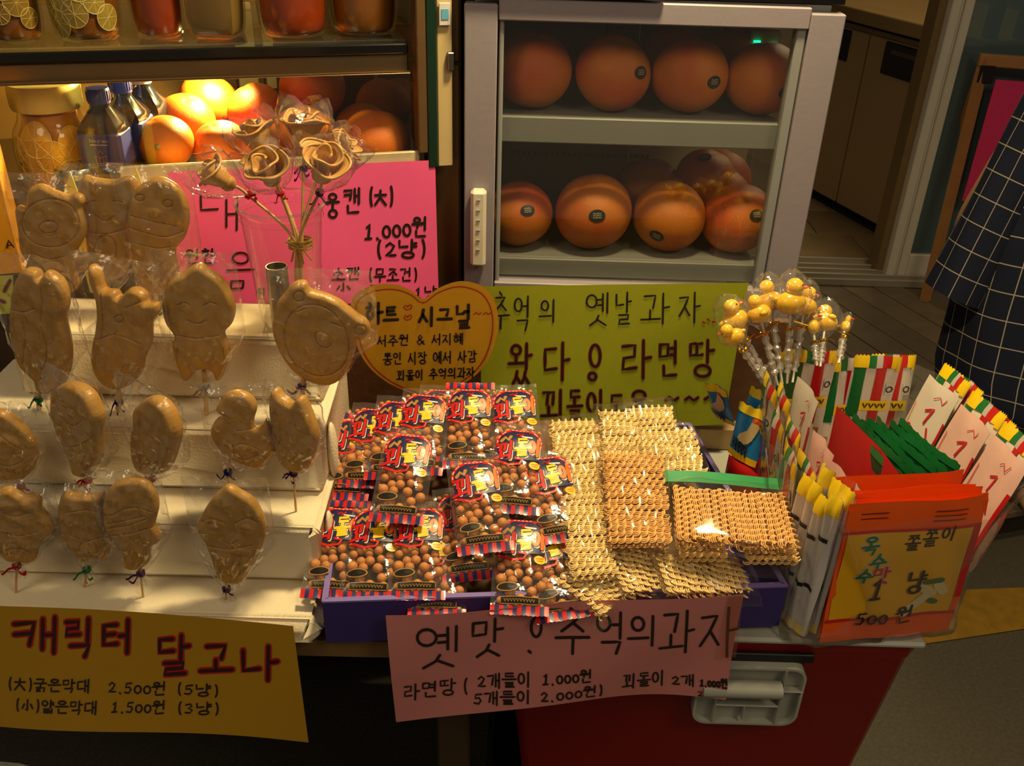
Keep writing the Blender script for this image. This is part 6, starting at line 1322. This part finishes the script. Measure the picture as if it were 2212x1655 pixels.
# one continuous body grown over a skeleton
J = dict(pel=(0, 0, .62), ch=(0, 0, .92), nk=(0, -.01, 1.08), hd0=(0, -.03, 1.17), hd1=(0, -.035, 1.29), shl=(-.155, 0, 1.0), ell=(-.22, .04, .74), wrl=(-.14, .12, .62), hnl=(-.09, .17, .60), shr=(.155, 0, 1.0), elr=(.22, .04, .74), wrr=(.14, .12, .62), hnr=(.09, .17, .60),
 hpl=(-.08, 0, .56), knl=(-.09, -.02, .30), anl=(-.09, .01, .06), ftl=(-.09, -.12, .03), hpr=(.08, 0, .56), knr=(.09, -.02, .30), anr=(.09, .01, .06), ftr=(.09, -.12, .03))
Rr = dict(pel=.13, ch=.13, nk=.048, hd0=.06, hd1=.088, shl=.055, ell=.038, wrl=.026, hnl=.024, shr=.055, elr=.038, wrr=.026, hnr=.024, hpl=.075, knl=.052, anl=.032, ftl=.028, hpr=.075, knr=.052, anr=.032, ftr=.028)
Ed = [('pel', 'ch'), ('ch', 'nk'), ('nk', 'hd0'), ('hd0', 'hd1'), ('ch', 'shl'), ('shl', 'ell'), ('ell', 'wrl'), ('wrl', 'hnl'), ('ch', 'shr'), ('shr', 'elr'), ('elr', 'wrr'), ('wrr', 'hnr'), ('pel', 'hpl'), ('hpl', 'knl'), ('knl', 'anl'), ('anl', 'ftl'), ('pel', 'hpr'), ('hpr', 'knr'), ('knr', 'anr'), ('anr', 'ftr')]
ks = list(J)
for sd_, hn in ((-1, 'hnl'), (1, 'hnr')):
    for k in range(5):
        a = A(J[hn])+A([(k-2)*.010, -.012, -.004 if k else .008]); ln_ = (.035, .05, .056, .052, .042)[k]; m1 = a+A([(k-2)*.003-(sd_*.016 if k == (4 if sd_ > 0 else 0) else 0), -ln_*.5, -.012]); m2 = m1+A([0, -ln_*.35, -.022])
        n1, n2, n3 = f'f{hn}{k}a', f'f{hn}{k}b', f'f{hn}{k}c'; J[n1], J[n2], J[n3] = tuple(a), tuple(m1), tuple(m2); Rr[n1], Rr[n2], Rr[n3] = .0095, .0085, .007; Ed += [(hn, n1), (n1, n2), (n2, n3)]
ks = list(J); me = bpy.data.meshes.new('body'); me.from_pydata([J[k] for k in ks], [(ks.index(a), ks.index(b)) for a, b in Ed], []); bo_ = bpy.data.objects.new('body', me); COL.objects.link(bo_); bo_.parent = pe; me.materials.append(skin)
md = bo_.modifiers.new('skin', 'SKIN'); md.use_smooth_shade = True
for i, k in enumerate(ks): me.skin_vertices[0].data[i].radius = (Rr[k], Rr[k]*.85); me.skin_vertices[0].data[i].use_root = (k == 'pel')
md = bo_.modifiers.new('sub', 'SUBSURF'); md.levels = 1; md.render_levels = 1
def dress(u, v):   # v 0 hem .. 1 shoulder
    a = 2*math.pi*u; z = .235+(1.085-.235)*v; w_ = np.interp(v, [0, .08, .2, .4, .62, .85, .95, 1], [.13, .175, .205, .215, .210, .200, .175, .07]); d_ = np.interp(v, [0, .1, .6, 1], [.12, .17, .135, .06]); f = 1+.035*math.sin(7*a)*(1-v)**1.2+.02*math.sin(3*a+5*v)
    if v < .06: f *= .97
    return A([w_*f*math.cos(a), d_*f*math.sin(a), z+.012*math.sin(2*a)*(1-v)])
uvmesh(dress, 64, 36, True, 22, 13, 'dress', chk, pe)
def sleeve(u, v):
    a = 2*math.pi*u; p_ = A([-.145, -.02, 1.045])*(1-v)+A([-.245, -.04, .60])*v; ax = nrm([-.16, -.02, -.42]); s1 = nrm(np.cross(ax, [0, 1, 0])); s2 = np.cross(ax, s1); r = .056+.012*v
    return p_+(s1*math.cos(a)*r*(1+.0*v)+s2*math.sin(a)*r*.85)*(1+.04*math.sin(4*a+6*v))
uvmesh(sleeve, 30, 18, True, 9, 8, 'sleeve', chk, pe); uvmesh(lambda u, v: sleeve(1-u, v)*A([-1, 1, 1]), 30, 18, True, 9, 8, 'sleeve', chk, pe)
for s_ in (-1, 1):
    mb = MB(); mb.tube([(s_*.075, .0, .50), (s_*.085, -.02, .30), (s_*.09, .0, .10), (s_*.09, .0, .035)], [.092, .074, .060, .062], 18); mb.build('trouser_leg', mat('dark_trousers', S(26, 24, 26), .85), pe)
mb = MB(); mb.sphere((0, -.02, 1.265), .106, 24, 16, sq=(.95, 1.0, 1.08)); V = A(mb.v); V[:, 1] = np.where(V[:, 1] < -.085, -.085+(V[:, 1]+.085)*.2, V[:, 1]); mb.v = [tuple(p) for p in V+A([0, .022, 0])]; mb.build('hair', mat('hair_black', S(26, 20, 18), .5, var=.3, scale=200), pe)
for s_ in (-1, 1):
    mb = MB(); mb.sphere((s_*.03, -.112, 1.25), .0085, 10, 6); mb.build('eye', ink, pe)
mb = MB(); mb.sphere((0, -.122, 1.225), .013, 10, 8, sq=(.7, 1, 1.2)); mb.build('nose', skin, pe)
mb = MB(); mb.sphere((0, -.110, 1.192), .018, 10, 6, sq=(1, .3, .3)); mb.build('mouth', mat('lips', S(170, 80, 74), .4), pe)
# ================================================================== EASEL SIGNBOARD
wo = mat('easel_wood', S(168, 116, 62), .55, var=.2, scale=20); ez = empty('easel_board', (1.78, 3.25, .121), rz=-.25, label='wooden easel board with a bright pink sheet behind the person', cat='signboard')
e0 = py(2140, 140, 3.25); ztop = e0[2]-.121
xl = (e0[0]-1.78)/math.cos(.25)
for k, xx in enumerate((xl+.02, xl+.60)):
    mb = MB(); mb.tube([(xx, .0, 0.0), (xx, .10, ztop)], .02, 4); mb.build('leg', wo, ez, smooth=False)
mb = MB(); mb.box((xl+.31, .10, ztop-.01), (.62, .035, .04), bevel=.003); mb.build('top_rail', wo, ez, smooth=False)
mb = MB(); mb.box((xl+.035, .085, ztop-.055), (.05, .02, .06), bevel=.003); mb.build('bracket', mat('bracket_dark', S(40, 34, 28), .4, metal=.5), ez, smooth=False)
mb = MB(); mb.box((xl+.33, .085, ztop-.29), (.52, .006, .44)); mb.build('pink_sheet', mat('paper_magenta', S(222, 44, 104), .6), ez, smooth=False)
for xx in (xl+.02, xl+.60):
    mb = MB(); mb.tube([(xx, .35, 0.0), (xx, .12, ztop-.03)], .015, 4); mb.build('rear_leg', wo, ez, smooth=False)
# pale basin at the lower left corner
bs = empty('plastic_basin', (-.80, .78, .0), label='pale plastic basin rim cut off at the lower left corner', cat='basin')
pb_ = pz(-170, 1850, .66); bs.location = (pb_[0], pb_[1], .42)
mb = MB(); mb.lathe([(0, .002), (.10, .002), (.13, .19), (.142, .2), (.15, .198), (.15, .188), (.137, .18), (.108, 0), (0, 0)], n=40); mb.build('bowl', mat('basin_plastic', S(176, 180, 160), .4), bs)
st_b = MB(); st_b.box((pb_[0], pb_[1], .21), (.34, .30, .418), bevel=.006); tag(st_b.build('dark_crate', darkb, smooth=False), 'dark crate under the pale basin at the lower left', 'crate')
ck_ = MB(); ck_.box((.228, .93, .18), (.50, .36, .355), bevel=.01); tag(ck_.build('black_crate', mat('crate_black', S(28, 24, 20), .6), smooth=False), 'black crate that carries the red cooler', 'crate')

# small pieces near the case
for x, y, lab in ((152, 398, 'pointed lime green card tip behind the cat eared lollipop'), (292, 384, 'second lime card tip beside the round headed lollipop')):
    a_, b_, c_ = py(x-14, y+12, .985), py(x+14, y+12, .985), py(x, y-26, .985); mb = MB(); V = [a_, b_, c_, a_+A([0, .001, 0]), b_+A([0, .001, 0]), c_+A([0, .001, 0])]
    g0, g1 = A([a_[0]+.004, .985, 1.136]), A([b_[0]-.004, .985, 1.136]); V = [g0, g1, b_, c_, a_]; V = V+[p+A([0, .0012, 0]) for p in V]
    mb.add(V, [(0, 1, 2, 3, 4), (9, 8, 7, 6, 5)]+[(i, (i+1) % 5, 5+(i+1) % 5, 5+i) for i in range(5)]); tag(mb.build('card_tip', MATS['paper_pale_lime'], smooth=False), lab, 'card')
mb = MB(); q = cs(-.034, -.004, 1.0); q[2] = cp(915, 30)[2]; mb.box(q, (.014, .003, .026), rot=RCs, bevel=.0005); sk_ = tag(mb.build('small_sticker', mat('sticker_white', S(200, 196, 190), .5), smooth=False), 'small white and blue sticker at the top of the cream standard', 'sticker')
mb = MB(); mb.box(q-cin*.0018, (.009, .001, .012), rot=RCs); mb.build('blue_print', mat('sticker_blue', S(90, 160, 190), .5), sk_, smooth=False)
